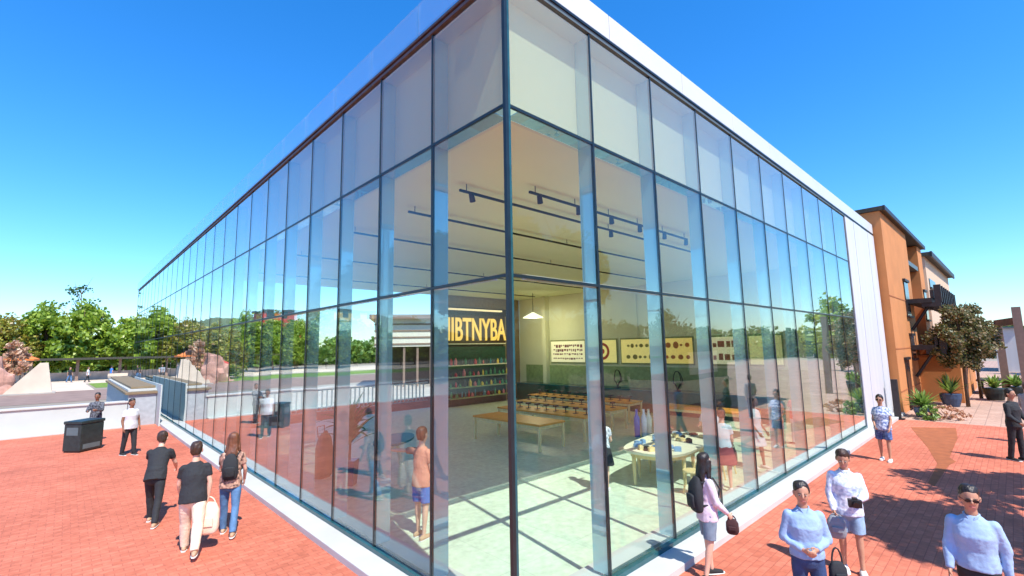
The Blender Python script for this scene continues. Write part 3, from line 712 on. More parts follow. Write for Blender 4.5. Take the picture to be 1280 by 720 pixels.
# pergola canopy dark band below trees
t = thing('park_shelter', 'long low dark park shelter beneath the street trees', 'shelter', (-8, TY-6, 0))
b = MB(); b.box((-7, -1.5, 2.5), (30, 1.5, 2.75)); b.build('roof', M['roof_dark'], t)
for i in range(10):
    b = MB(); b.box((-6.6+i*4, -.15, 0), (-6.3+i*4, .15, 2.5)); b.build('post', M['taupe'], t)
b = MB(); b.box((-7, 1.2, 0), (30, 1.35, 1.0)); b.build('rear_wall', M['rock'], t)

def woods(name, x0, x1, y, depth, h, n, m, seed, leaf=.9, ax='x'):
    rr = random.Random(seed); mb = MB()
    for i in range(n):
        u = rr.uniform(x0, x1); hh = h*(.72+.28*math.sin(u*.35+seed)*math.sin(u*.13)+.12*math.sin(u*1.1)); q = rr.random()
        d = rr.uniform(-.15, .25)*depth if q < .7 else rr.uniform(-.5, .5)*depth
        z = hh*rr.uniform(.0, 1)**.7
        w = Vector((rr.gauss(0, 1), rr.gauss(0, 1), rr.gauss(0, 1))).normalized(); k = w.orthogonal().normalized(); v = w.cross(k); s_ = leaf*rr.uniform(.6, 1.4)
        p = Vector((u, y+d, z)) if ax == 'x' else Vector((y+d, u, z))
        mb.add([p-k*s_*.5, p+v*s_*.4, p+k*s_*.5, p-v*s_*.4], [(0, 1, 2, 3)])
    o = mb.build(name, m); stuff(o); o['label'] = 'dense mass of far dark green trees'; return o
woods('woods', -110, 70, TY+22, 14, 6.2, 30000, M['leaf_woods'], 2, leaf=1.0)
woods('woods', -10, 130, -34, 8, 6.2, 32000, M['leaf_woods'], 3, leaf=.7)
woods('woods', -30, 60, 105, 8, 6.0, 9000, M['leaf_deep'], 5, leaf=1.0, ax='y')
# mirrored buildings (reflected in the side glass)
t = thing('boarded_building', 'low building with cream boarded upper wall and dark open ground floor', 'building', (17.0, 31.0, 0), -31)
b = MB(); b.box((-2.5, 0, 3.3), (7, 6, 5.6)); b.build('upper_wall', M['siding'], t)
for i in range(4):
    b = MB(); b.box((-2.53, -.05, 3.45+i*.55), (7.03, -.001, 3.58+i*.55)); b.build('board', M['taupe'], t)
b = MB(); b.box((-2.9, -.6, 5.6), (7.4, 6.4, 5.95)); b.build('roof', M['taupe'], t)
b = MB(); b.box((-2.5, 3, 0), (7, 6, 3.29)); b.build('lower_wall', M['dark_brown'], t)
for i in range(9):
    b = MB(); b.box((-2.4+i*1.1, .1, 0), (-2.22+i*1.1, .3, 3.29)); b.build('post', M['taupe'], t)
for (x, y, w, h, m, lab) in ((-34, 120, 9, 12.5, M['red'], 'dark red block rising behind the mirrored trees'), (-48, 112, 10, 12.5, M['yellow_paint'], 'yellow block rising behind the mirrored trees')):
    t = thing('apartment_building', lab, 'building', (x, y, 0))
    b = MB(); b.box((-w/2, -4, 0), (w/2, 4, h)); b.build('wall', m, t)
    b = MB(); b.box((-w/2-.3, -4.3, h), (w/2+.3, 4.3, h+.5)); b.build('roof', M['roof_dark'], t)
    for i in range(3):
        for j in range(3):
            b = MB(); b.box((-w/2+1+i*2.7, -4.03, 3+j*4), (-w/2+2.4+i*2.7, -4.001, 4.8+j*4)); b.build('window', M['window_dark'], t)

# ------------------------------------------------------------------ right side buildings
t = thing('orange_building', 'orange stucco building with dark roof edge next to the white end wall', 'building', (0, 0, 0))
X0, X1 = 22.15, 35.5
b = MB(); b.box((X0, -.35, -.01), (29.3, 12, 8.79)); b.build('wall', M['orange_stucco'], t)
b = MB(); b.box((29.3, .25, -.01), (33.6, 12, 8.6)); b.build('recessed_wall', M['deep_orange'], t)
b = MB(); b.box((33.6, -.35, -.01), (X1, 12, 8.75)); b.build('wall', M['orange_stucco'], t)
b = MB(); b.box((29.32, -.30, 7.2), (33.58, .6, 7.45)); b.build('lintel', M['grey_metal'], t)
b = MB(); b.box((X0-.1, -.50, 8.80), (X1+.3, 12.2, 8.98)); rf = b.build('roof', M['roof_dark'], t)
b = MB(); b.box((X0-.1, -.56, 8.78), (X1+.3, -.49, 8.99)); b.build('gutter', M['iron'], rf)
for (x0, x1, z0, z1) in ((26.4, 27.6, 4.3, 6.0), (26.4, 27.5, 2.2, 3.3), (24.0, 25.0, .2, 2.2), (34.0, 35.0, 4.3, 6)):
    b = MB(); b.box((x0, -.40, z0), (x1, -.352, z1)); w = b.build('window', M['window_dark'], t)
    b = MB(); b.box((x0-.12, -.46, z1), (x1+.12, -.352, z1+.12)); b.build('window_head', M['iron'], w)
    b = MB(); b.box((x0-.10, -.48, z0-.1), (x1+.10, -.352, z0)); b.build('window_sill', M['iron'], w)
for z0 in (.9, 2.7, 5):
    b = MB(); b.box((X0, -.365, z0), (29.25, -.352, z0+.05)); b.build('groove', M['deep_orange'], t)
b = MB(); b.box((30.2, .2, 0), (32.6, .248, 3.4)); b.build('shopfront', M['window_dark'], t)
b = MB(); b.box((28.4, -1.9, 0), (39.5, -.36, 2.2)); b.build('porch_wall', M['orange_stucco'], t)
b = MB(); b.box((28.3, -2.0, 2.2), (39.6, -.36, 2.32)); b.build('porch_cap', M['deep_orange'], t)
def balcony(x0, x1, z, lab, dp=0):
    t = thing('iron_canopy', lab, 'canopy', (0, 0, 0), 0, None)
    b = MB(); b.box((x0, -1.3, z), (x1, -.37, z+.22)); b.build('deck', M['iron'], t)
    b = MB(); b.box((x0, -1.36, z+.225), (x1, -1.25, z+.6)); b.build('fascia', M['iron'], t)
    n = int((x1-x0)/.95)
    for i in range(n):
        x = x0+.2+(x1-x0-.4)*i/(n-1)
        b = MB(); b.box((x-.12, -1.62, z-.2), (x+.12, -.9, z-.002)); b.box((x-.12, -1.66, z+.0), (x+.12, -1.40, z+.85)); b.build('beam', M['iron'], t)
    b = MB(); b.tube([(x0+.4, -.4, z-1.3), (x0+.4, -1.2, z-.02)], .07); b.build('brace', M['iron'], t)
balcony(26.9, 35.5, 4.9, 'upper black iron canopy with thick beam ends on the orange building')
balcony(26.3, 37, 2.62, 'lower black iron canopy above the porch of the orange building')
t = thing('cream_building', 'cream stucco building with dark roof edge beyond the orange one', 'building')
b = MB(); b.box((37.6, -.30, -.01), (54, 12, 8.6)); b.build('wall', M['cream_stucco'], t)
b = MB(); b.box((37.4, -.6, 8.61), (54.5, 12, 8.85)); rf = b.build('roof', M['roof_dark'], t)
b = MB(); b.box((37.4, -.72, 8.52), (54.5, -.61, 8.88)); b.build('gutter', M['iron'], rf)
for (x0, x1, z0, z1) in ((38.5, 42, 6.6, 7.2), (44, 46, 3.6, 6.0), (48, 50, 3.6, 6), (41, 43, .5, 2.7), (46, 48, .5, 2.7)):
    b = MB(); b.box((x0, -.35, z0), (x1, -.302, z1)); w = b.build('window', M['window_dark'], t)
    b = MB(); b.box((x0-.1, -.42, z0-.12), (x1+.1, -.302, z0)); b.build('window_sill', M['iron'], w)
b = MB(); b.box((35.52, .3, -.01), (37.58, 11, 7.8)); b.build('link_wall', M['cream_stucco'], t)
# tree in front
p = gp(1203, 508)
tree('plum_tree', 'bushy tree with brown and green leaves in front of the iron canopies', (p.x, p.y-.2, 0), 4.7, 1.1, 1.6, M['leaf_brown'], 81, leaf=.13, clumps=95, per=110, trunk=.08)
tree('plum_tree', 'smaller reddish tree behind the bushy tree, close to the white panel', (31.5, -2.35, 0), 4.9, 1.05, 1.5, M['leaf_brown'], 82, leaf=.15, clumps=85, per=90, trunk=.08)
tree('garden_tree', 'green tree behind the timber gateway', (56, -9.0, 0), 8.0, 3, 3.4, M['leaf_green'], 83, leaf=.4, clumps=60, per=50)
# gateway
t = thing('timber_gateway', 'dark timber gateway with a tall post and cross beam', 'gateway', (0, 0, 0))
for (x, y, h) in ((30.0, -4.05, 4.6), (34.0, -3.3, 4.0)):
    b = MB(); b.box((x-.16, y-.16, 0), (x+.16, y+.16, h)); b.build('post', M['taupe'] if h < 5 else M['roof_dark'], t)
b = MB(); b.add([(30.1, -4.1, 3.75), (34.1, -3.35, 3.75), (34.1, -3.15, 3.75), (30.1, -3.9, 3.75), (30.1, -4.1, 4.1), (34.1, -3.35, 4.1), (34.1, -3.15, 4.1), (30.1, -3.9, 4.1)], [(0,3,2,1),(4,5,6,7),(0,1,5,4),(1,2,6,5),(2,3,7,6),(3,0,4,7)]); b.build('beam', M['taupe'], t)
t = thing('white_building', 'plain pale building end seen between the tree and the timber gateway', 'building', (60, -3.4, 0))
b = MB(); b.box((0, -.85, 0), (8, .85, 4.0)); b.build('wall', M['white_panel'], t)
b = MB(); b.box((-.2, -.95, 4.0), (8.2, .95, 4.15)); b.build('roof', M['grey_metal'], t)
# planters
p = gp(1190, 508); potted_plant('blue_planter', 'big dark blue pot with tall yellow-green blades by the porch', (p.x, p.y, 0), .40, .6, M['leaf_plant'], 70, .95, .05, .5, M['blue_pot'], spread=.5)
p = gp(1151, 521); potted_plant('potted_fern', 'bushy green fern in a dark pot against the orange wall', (p.x, p.y-.1, 0), .32, .4, M['leaf_plant'], 110, .8, .05, .9, M['blue_pot'], spread=.8)
p = gp(1245, 500); potted_plant('green_planter', 'wide dark planter with green blades beneath the timber gateway', (p.x, p.y, 0), .45, .6, M['leaf_plant'], 70, .7, .06, .8, M['black_plastic'])
p = gp(1272, 497); potted_plant('agave_planter', 'dark pot of yellow-green blades at the edge of the pale paving', (p.x+1, p.y, 0), .4, .5, M['leaf_plant'], 70, .8, .07, .6, M['black_plastic'])
def shrub(name, lab, loc, r, h, m, seed, leaf=.08, n=1400):
    t = thing(name, lab, 'shrub', loc); c = crown_mesh('leaves', r, r, h*.55, 34, n//34, leaf, m, seed); c.parent = t; c.location = (0, 0, h*.5)
    b = MB(); rr = random.Random(seed)
    for i in range(6):
        a = rr.uniform(0, 6.28); b.tube([(0, 0, 0), (r*.5*math.cos(a), r*.5*math.sin(a), h*.6)], .02, .008, 5)
    b.build('stem', M['bark'], t)
p = gp(1185, 524); shrub('flower_shrub', 'low pale flowering shrub in front of the blue pot', p, .8, .5, M['leaf_pink'], 91)
p = gp(1163, 525); shrub('green_shrub', 'small green shrub between the fern and the pale flowers', p, .4, .5, M['leaf_plant'], 92)
p = gp(1123, 524)
t = thing('menu_post', 'slim dark post stand against the orange building', 'post', (p.x, p.y, 0))
b = MB(); b.box((-.10, -.10, .04), (.10, .10, 1.55)); b.build('post_body', M['iron'], t); b = MB(); b.box((-.2, -.2, 0), (.2, .2, .039)); b.build('base', M['iron'], t)
p = gp(1233, 497)
t = thing('timber_table', 'dark outdoor table by the green planter beneath the trees', 'table', (p.x+3, p.y-.2, 0))
b = MB(); b.box((-1.2, -.6, .72), (1.2, .6, .8)); b.build('tabletop', M['roof_dark'], t)
for sx in (-1, 1):
    for sy in (-1, 1):
        b = MB(); b.box((sx*1.05-.06, sy*.45-.06, 0), (sx*1.05+.06, sy*.45+.06, .719)); b.build('leg', M['roof_dark'], t)

# things to the right of and behind the camera: cast the shadows and are mirrored in the street glass
tree('shadow_caster_tree', 'second out of view green tree, added to cast shade, further along the street glass, mirrored beside the plum tree', (9.9, -7.6, 0), 7.4, 1.8, 1.5, M['leaf_deep'], 96, leaf=.2, clumps=110, per=70, trunk=.12)  # added out of view to throw shade on the plaza's right edge
tree('shadow_caster_tree', 'broad out of view green tree added to cast the shadow across the brick plaza', (6.4, -6.9, 0), 7.2, 1.75, 1.5, M['leaf_deep'], 95, leaf=.2, clumps=110, per=70, trunk=.12)  # stand-in crown added out of view to cast the large plaza shadow
for i, (x, y, h) in enumerate(((19, -17, 5.0), (25, -18, 5.4), (31, -19, 5.2), (37, -18, 6))):
    tree('plaza_tree', 'green plaza tree mirrored in the street glass', (x, y, 0), h, 2.3, 2.3, M['leaf_deep'], 100+i, 'plaza trees mirrored in the street glass', leaf=.3, clumps=55, per=50)
t = thing('kiosk', 'dark green kiosk with pale lower panels mirrored in the street glass', 'kiosk', (22, -9.4, 0))
b = MB(); b.box((-3, -1.5, 0), (3, 1.5, 1.2)); b.build('counter', M['cream'], t); b = MB(); b.box((-3, -1.4, 1.2), (3, 1.4, 3.1)); b.build('wall', M['dark_green'], t)
b = MB(); b.box((-3.4, -2, 3.1), (3.4, 2, 3.35)); b.build('roof', M['roof_dark'], t)
b = MB(); b.box((-1.8, 1.401, 1.5), (1.8, 1.45, 2.7)); b.build('window', M['white_panel'], t)

# ------------------------------------------------------------------ people
_mc = {}
def cmat(name, col, kind='cloth', **k):
    key = (name,)
    if key in _mc: return _mc[key]
    if kind == 'skin': m = mat(name, col, .5, var=.06, scale=12, sss=.08, spec=.35)
    elif kind == 'hair': m = mat(name, col, .45, var=.4, scale=30, stretch=(1, 1, .15), bump=.4, bscale=60)
    elif kind == 'denim': m = mat(name, col, .85, var=.3, scale=7, bump=.3, bscale=90)
    elif kind == 'print': m = mat(name, col, .85, var=.2, scale=22, var2=k['var2'], detail=1)
    else: m = mat(name, col, .85, var=.12, scale=5, bump=.25, bscale=30)
    _mc[key] = m; return m
SK_L = cmat('skin_light', (.72, .42, .30), 'skin'); SK_M = cmat('skin_tan', (.52, .27, .17), 'skin'); SK_D = cmat('skin_deep', (.26, .12, .07), 'skin')
EYE_W = mat('eye_white', (.45, .42, .40), .3); EYE_D = mat('eye_dark', (.02, .012, .01), .2); LIP = mat('lips', (.42, .13, .11), .5)
LENS = mat('dark_lens', (.01, .01, .012), .1)
TS = bpy.data.scenes.new('tmp_scene'); TL = TS.view_layers[0]
def voxelise(mb, name, m, parent, vox, smooth=3, wrinkle=0, seed=0):
    me = bpy.data.meshes.new('tmp'); me.from_pydata(mb.v, [], mb.f); me.update()
    bm = bmesh.new(); bm.from_mesh(me); bmesh.ops.recalc_face_normals(bm, faces=bm.faces); bm.to_mesh(me); bm.free()
    o = bpy.data.objects.new('tmp', me); TS.collection.objects.link(o)
    r = o.modifiers.new('r', 'REMESH'); r.mode = 'VOXEL'; r.voxel_size = vox
    if smooth:
        s = o.modifiers.new('s', 'SMOOTH'); s.iterations = smooth; s.factor = .5
    with bpy.context.temp_override(scene=TS, view_layer=TL):
        dg = bpy.context.evaluated_depsgraph_get()
        me2 = bpy.data.meshes.new_from_object(o.evaluated_get(dg))
    bpy.data.objects.remove(o); bpy.data.meshes.remove(me)
    if wrinkle:
        me2.update(); off = Vector((seed*3.1, 7, 2))
        nn_ = [v.normal.copy() for v in me2.vertices]; cc_ = [v.co.copy() for v in me2.vertices]; out_ = []
        for p, n_ in zip(cc_, nn_):
            q = Vector((p.x*11, p.y*11, p.z*8+p.y*5))+off
            k = noise.noise(q)+.6*abs(noise.noise(Vector((p.x*22+p.z*9, p.y*22-p.z*6, p.z*20))+off))
            out_.extend(p+n_*k*wrinkle)
        me2.vertices.foreach_set('co', out_)
    me2.name = name; me2.materials.clear(); me2.materials.append(m)
    me2.polygons.foreach_set('use_smooth', [True]*len(me2.polygons))
    ob = bpy.data.objects.new(name, me2); COL.objects.link(ob); ob.parent = parent; return ob

def person(label, pos, face, H=1.72, skin=SK_L, lean=0, legs=((6, 4), (-8, 6)), arms=((5, 8, 12, 5), (5, 8, 12, 5)), top=None, bottom=None,
           hair='short', haircol=None, shoes=None, head=(0, 0), fem=False, det=1, bulk=1.0, glasses=False, z0=0, sleeve='short', blen='long',
           group=None, sole=None, strap=None):
    """face: heading in degrees.  legs: (hip, knee) left, right.  arms: (forward, outward, elbow, inward) left, right"""
    t = thing('person', label, 'person', (pos[0], pos[1], z0), face, group)
    s = H/1.78; vox = .0075 if det else .011; seed = len(bpy.data.objects) % 97
    ba = lambda v, a: Matrix.Rotation(R(a), 3, 'Y') @ Vector(v)
    TH, SH = .435*s, .41*s
    lg = []
    for i, (h_, k_) in enumerate(legs):
        side = 1 if i == 0 else -1
        hip = Vector((0, side*.088*s, 0))
        d1 = Vector((math.sin(R(h_)), side*.03, -math.cos(R(h_)))); d2 = Vector((math.sin(R(h_-k_)), side*.0, -math.cos(R(h_-k_))))
        kn = hip+d1*TH; an = kn+d2*SH; lg.append((hip, kn, an))
    low = min(l[2].z for l in lg); PZ = .085*s-low
    lg = [[p+Vector((0, 0, PZ)) for p in l] for l in lg]
    base = Vector((0, 0, PZ))
    def U(x, y, z): return base+ba((x*s, y*s, z*s), lean)
    sw = .145 if fem else .168
    # ---- body
    b = MB(); Y = (0, 1, 0)
    b.loft([(U(0, 0, -.06), .13*s, .09*s), (U(0, 0, .05), .145*s, .10*s), (U(0, 0, .18), .125*s, .09*s), (U(.01, 0, .34), .145*s, .105*s), (U(0, 0, .45), .125*s, .078*s), (U(-.01, 0, .51), .06*s, .055*s)], Y, 16)
    hc = U(.015, 0, .66)  # head base (chin level centre)
    b.loft([(U(-.015, 0, .48), .062*s, .06*s), (U(0, 0, .60), .052*s, .055*s), (U(.01, 0, .68), .05*s, .055*s)], Y, 12)
    HR = Matrix.Rotation(R(lean*.4), 3, 'Y') @ Matrix.Rotation(R(head[0]), 3, 'Z') @ Matrix.Rotation(R(head[1]), 3, 'Y')
    HB = U(.004, 0, .592)
    def Hd(x, y, z): return HB+HR @ Vector((x*s*1.07, y*s*1.07, z*s*1.07))
    def hl(b, secs, n=16):
        b.loft([(Hd(x, 0, z), ry*s, rx*s) for (z, x, rx, ry) in secs], HR @ Vector((0, 1, 0)), n, flat=True)
    hl(b, [(.015, .052, .028, .03), (.03, .035, .060, .05), (.06, .022, .078, .062), (.10, .012, .090, .072), (.14, .004, .096, .077), (.18, .0, .090, .073), (.205, -.003, .074, .060), (.222, -.004, .048, .04), (.230, -.004, .02, .018)])
    b.loft([(Hd(.098, 0, .128), .010*s, .010*s), (Hd(.112, 0, .095), .014*s, .013*s), (Hd(.103, 0, .082), .017*s, .008*s)], HR @ Vector((0, 1, 0)), 8)
    for sd_ in (1, -1):
        b.loft([(Hd(.0, sd_*.078, .088), .009*s, .013*s), (Hd(-.003, sd_*.083, .112), .010*s, .018*s), (Hd(-.006, sd_*.082, .135), .009*s, .014*s)], HR @ Vector((0, 1, 0)), 8)
    AR = []
    for i, (fw, ab, el, inw) in enumerate(arms):
        sd_ = 1 if i == 0 else -1
        sh = U(-.01, sd_*sw, .455)
        d1 = Vector((math.sin(R(fw))*math.cos(R(ab)), sd_*math.sin(R(ab)), -math.cos(R(fw))*math.cos(R(ab))))
        f2 = fw+el
        d2 = Vector((math.sin(R(f2))*math.cos(R(inw)), -sd_*math.sin(R(inw)), -math.cos(R(f2))*math.cos(R(inw))))
        if ab > 60 and el < 20: d2 = d1.copy()
        e = sh+d1*.285*s; w_ = e+d2*.25*s; AR.append((sh, e, w_, d1, d2, sd_))
        k = .9 if fem else 1
        b.loft([(sh, .042*k*s, .044*k*s), (sh+d1*.10*s, .045*k*s, .047*k*s), (e, .036*k*s, .038*k*s)], Vector((0, 1, .01)), 10)
        b.loft([(e, .037*k*s, .037*k*s), (e+d2*.07*s, .038*k*s, .036*k*s), (w_, .024*s, .021*s)], Vector((0, 1, .01)), 10)
        # hand
        side = d2.cross(Vector((0, sd_, 0)));
        if side.length < .2: side = Vector((1, 0, 0))
        side.normalize(); nrm = d2.cross(side).normalized()
        if nrm.dot(Vector((0, -sd_, 0))) < 0: nrm = -nrm   # palm faces the body
        pc = w_+d2*.085*s
        b.loft([(w_-d2*.01, .024*s, .018*s), (w_+d2*.04*s, .037*s, .017*s), (pc, .040*s, .015*s)], side, 10)
        fr_ = side if side.x > 0 else -side
        for q in range(4):
            o_ = (q-1.5)*.021*s; ln = (.066, .075, .070, .054)[3-q]*s
            p0 = pc-d2*.01+side*o_*(1 if side.x > 0 else -1); 
            p1 = p0+(d2*.9+nrm*.25).normalized()*ln*.55; p2 = p1+(d2*.55+nrm*.8).normalized()*ln*.5
            b.tube([p0, p1, p2], .0095*s, .0080*s, 6)
        th0 = w_+d2*.025*s+fr_*.028*s; b.tube([th0, th0+(fr_*.7+d2*.6+nrm*.3).normalized()*.04*s, th0+(fr_*.45+d2*.9+nrm*.5).normalized()*.068*s], .012*s, .009*s, 6)
    for i, (hp, kn, an) in enumerate(lg):
        b.loft([(hp, .078*s, .082*s), (hp.lerp(kn, .35), .074*s, .078*s), (kn, .050*s, .054*s), (kn.lerp(an, .3), .047*s, .054*s), (kn.lerp(an, .65), .036*s, .038*s), (an, .030*s, .034*s)], Y, 12)
        b.loft([(an+Vector((-.045*s, 0, -.045*s)), .032*s, .030*s), (an+Vector((.05*s, 0, -.050*s)), .036*s, .026*s), (an+Vector((.14*s, 0, -.062*s)), .040*s, .016*s)], Y, 10)
    voxelise(b, 'body', skin, t, vox, 3)
    # ---- face
    for sd_ in (1, -1):
        e = MB(); p = Hd(.088, sd_*.031, .118); e.ball(p, .011*s, .013*s, .006*s, 10, 6); eo = e.build('eye', EYE_W, t, smooth=True)
        e = MB(); p = Hd(.097, sd_*.031, .118); e.ball(p, .005*s, .0065*s, .0065*s, 8, 6); e.build('pupil', EYE_D, eo)
        e = MB(); e.loft([(Hd(.098, sd_*.016, .136), .004*s, .004*s), (Hd(.094, sd_*.047, .138), .003*s, .003*s)], (0, 0, 1), 6); e.build('eyebrow', haircol, t)
    e = MB(); e.loft([(Hd(.096, -.022, .057), .003*s, .004*s), (Hd(.1035, 0, .056), .007*s, .006*s), (Hd(.096, .022, .057), .003*s, .004*s)], (0, 0, 1), 8); e.build('mouth', LIP, t, smooth=True)
    if glasses:
        e = MB()
        for sd_ in (1, -1): e.loft([(Hd(.104, sd_*.032, .118), .026*s, .018*s), (Hd(.108, sd_*.032, .118), .026*s, .018*s)], HR @ Vector((0, 1, 0)), 12, flat=True)
        e.tube([Hd(.106, -.012, .122), Hd(.108, .012, .122)], .003*s)
        for sd_ in (1, -1): e.tube([Hd(.104, sd_*.055, .122), Hd(0, sd_*.085, .122)], .003*s)
        e.build('sunglasses', LENS, t)
    # ---- hair
    hb_ = MB(); vh = .009
    if hair != 'none':
        hl(hb_, [(.165, -.020, .090, .082), (.182, -.014, .097, .086), (.198, -.011, .096, .085), (.225, -.010, .082, .073), (.246, -.010, .060, .054), (.256, -.012, .028, .026)])
        hl(hb_, [(.05, -.050, .042, .055), (.09, -.038, .066, .080), (.13, -.026, .084, .087), (.16, -.018, .093, .089), (.195, -.012, .094, .086)])
        if hair == 'long':
            hb_.loft([(Hd(-.04, 0, .12), .088*s, .065*s), (Hd(-.06, 0, .03), .09*s, .05*s), (Hd(-.085, 0, -.08), .095*s, .04*s), (Hd(-.10, 0, -.20), .085*s, .032*s), (Hd(-.105, 0, -.30), .06*s, .022*s)], HR @ Vector((0, 1, 0)), 14)
            for sd_ in (1, -1): hb_.loft([(Hd(.02, sd_*.076, .15), .02*s, .05*s), (Hd(.01, sd_*.088, .06), .02*s, .045*s), (Hd(-.01, sd_*.10, -.06), .022*s, .04*s)], HR @ Vector((0, 1, 0)), 8)
        if hair == 'bob':
            hb_.loft([(Hd(-.035, 0, .13), .094*s, .07*s), (Hd(-.045, 0, .05), .098*s, .062*s), (Hd(-.045, 0, 0), .085*s, .05*s)], HR @ Vector((0, 1, 0)), 14)
        if hair == 'bun':
            c_ = Hd(-.10, 0, .20); hb_.ball(c_, .05*s, .05*s, .045*s)
        if hair == 'tall': hl(hb_, [(.20, 0, .085, .075), (.26, .005, .065, .055)])
        if hair == 'cap':
            hb_.loft([(Hd(.07, 0, .165), .075*s, .05*s), (Hd(.14, 0, .155), .06*s, .008*s)], HR @ Vector((0, 1, 0)), 10)
        voxelise(hb_, 'hair' if hair != 'cap' else 'cap', haircol, t, vh, 2, .011, seed)
    # ---- top
    f = bulk; c_ = MB()
    fm = .93 if fem else 1
    if top:
        c_.loft([(U(0, 0, -.10 if blen != 'tucked' else -.01), (.186 if blen != 'tucked' else .176)*s*f, .146*s*f), (U(0, 0, .04), .180*s*f, .142*s*f), (U(0, 0, .18), .162*s*f*fm, .126*s*f), (U(.012, 0, .33), .178*s*f*fm, .134*s*f), (U(.0, 0, .42), .190*s*fm, .112*s), (U(-.005, 0, .465), .170*s*fm, .092*s), (U(-.008, 0, .505), .112*s*fm, .078*s), (U(-.01, 0, .54), .066*s, .066*s)], Y, 20, flat=True)
        for (sh, e, w_, d1, d2, sd_) in AR:
            c_.loft([(sh-d1*.0, .058*s, .060*s), (sh+d1*(.17 if sleeve == 'short' else .27)*s, .058*s, .056*s)], (0, 1, .01), 12, flat=(sleeve == 'short'))
            c_.ball(sh+Vector((0, -sd_*.012*s, -.006*s)), .062*s, .060*s, .060*s)
            if sleeve == 'long':
                c_.loft([(e-d1*.03, .054*s, .053*s), (e+d2*.08*s, .050*s, .048*s), (w_-d2*.01*s, .034*s, .032*s)], (0, 1, .01), 12, flat=True)
                c_.ball(e, .053*s, .053*s, .053*s)
        voxelise(c_, 'shirt', top, t, .010 if det else .013, 3, .008, seed)
        if sleeve == 'long' and det:
            cl = MB()
            for sd_ in (1, -1): cl.loft([(U(.075, sd_*.012, .475), .010*s, .004*s), (U(.058, sd_*.045, .528), .020*s, .006*s), (U(0, sd_*.066, .548), .018*s, .008*s), (U(-.055, sd_*.035, .552), .018*s, .008*s)], (0, 0, 1), 8)
            cl.build('collar', top, t, smooth=True)
    if bottom:
        kind, m = bottom; c_ = MB()
        if kind == 'skirt':
            c_.loft([(base+Vector((0, 0, .13*s)), .145*s, .115*s), (base+Vector((0, 0, .0)), .19*s, .15*s), (base+Vector((0, 0, -.2*s)), .24*s, .19*s), (base+Vector((0, 0, -.36*s)), .27*s, .22*s)], Y, 24, flat=True)
        elif kind == 'longskirt':
            c_.loft([(base+Vector((0, 0, .13*s)), .15*s, .12*s), (base+Vector((0, 0, .0)), .19*s, .155*s), (base+Vector((0, 0, -.3*s)), .21*s, .18*s), (base+Vector((0.03, 0, -.62*s)), .23*s, .20*s)], Y, 24, flat=True)
        else:
            c_.loft([(base+Vector((0, 0, .10*s)), .150*s*f, .108*s*f), (base+Vector((0, 0, .02*s)), .163*s*f, .120*s*f), (base+Vector((0, 0, -.06*s)), .165*s*f, .120*s*f)], Y, 20)
            for (hp, kn, an) in lg:
                if kind == 'shorts':
                    c_.loft([(hp, .092*s*f, .098*s*f), (hp.lerp(kn, .82), .088*s*f, .090*s*f)], Y, 14, flat=True)
                elif kind == 'miniskirt': pass
                else:
                    w2 = 1.15 if kind == 'wide' else 1
                    c_.loft([(hp, .088*s*f, .095*s*f), (hp.lerp(kn, .4), .084*s*f*w2, .089*s*f*w2), (kn, .064*s*f*w2, .068*s*f*w2), (kn.lerp(an, .4), .060*s*f*w2, .064*s*f*w2), (an+Vector((-.005, 0, -.012*s)), .052*s*w2, .058*s*w2)], Y, 14, flat=True)
                    c_.ball(kn, .064*s*f*w2, .066*s*f*w2, .066*s*f*w2)
        voxelise(c_, {'skirt': 'skirt', 'longskirt': 'skirt', 'shorts': 'shorts'}.get(kind, 'trousers'), m, t, .010 if det else .013, 2, .006, seed+5)
    if shoes:
        for (hp, kn, an) in lg:
            c_ = MB(); zf = an.z-.085*s
            c_.loft([(Vector((an.x-.075*s, an.y, zf+.040*s)), .030*s, .036*s), (Vector((an.x-.03*s, an.y, zf+.045*s)), .042*s, .044*s), (Vector((an.x+.06*s, an.y, zf+.038*s)), .046*s, .034*s), (Vector((an.x+.16*s, an.y, zf+.026*s)), .046*s, .024*s)], Y, 14)
            so = c_.build('shoe', shoes, t, smooth=True)
            c_ = MB(); c_.loft([(Vector((an.x-.10*s, an.y, zf+.008)), .030*s, .012), (Vector((an.x-.04*s, an.y, zf+.008)), .044*s, .012), (Vector((an.x+.08*s, an.y, zf+.008)), .050*s, .012), (Vector((an.x+.17*s, an.y, zf+.008)), .045*s, .012), (Vector((an.x+.205*s, an.y, zf+.008)), .022*s, .012)], Y, 12, flat=True)
            c_.build('sole', sole or SHW, so)
    t['_hands'] = 0
    del t['_hands']
    return dict(t=t, hands=[Matrix.Rotation(R(face), 3, 'Z') @ (a[2]+a[4]*.09*s)+Vector((pos[0], pos[1], z0)) for a in AR], back=Matrix.Rotation(R(face), 3, 'Z') @ U(-.16, 0, .28)+Vector((pos[0], pos[1], z0)),
                pt=lambda x, y, z: Matrix.Rotation(R(face), 3, 'Z') @ U(x, y, z)+Vector((pos[0], pos[1], z0)))
HBk = cmat('hair_black', (.018, .012, .010), 'hair'); HBr = cmat('hair_brown', (.16, .06, .03), 'hair'); HDk = cmat('hair_dark_brown', (.05, .025, .015), 'hair'); HGr = cmat('hair_grey', (.5, .47, .42), 'hair')
BLK = cmat('cloth_black', (.022, .024, .028)); WHT = cmat('cloth_white', (.62, .64, .68)); CRM = cmat('cloth_cream', (.82, .66, .50)); LBL = cmat('cloth_light_blue', (.30, .43, .64)); 
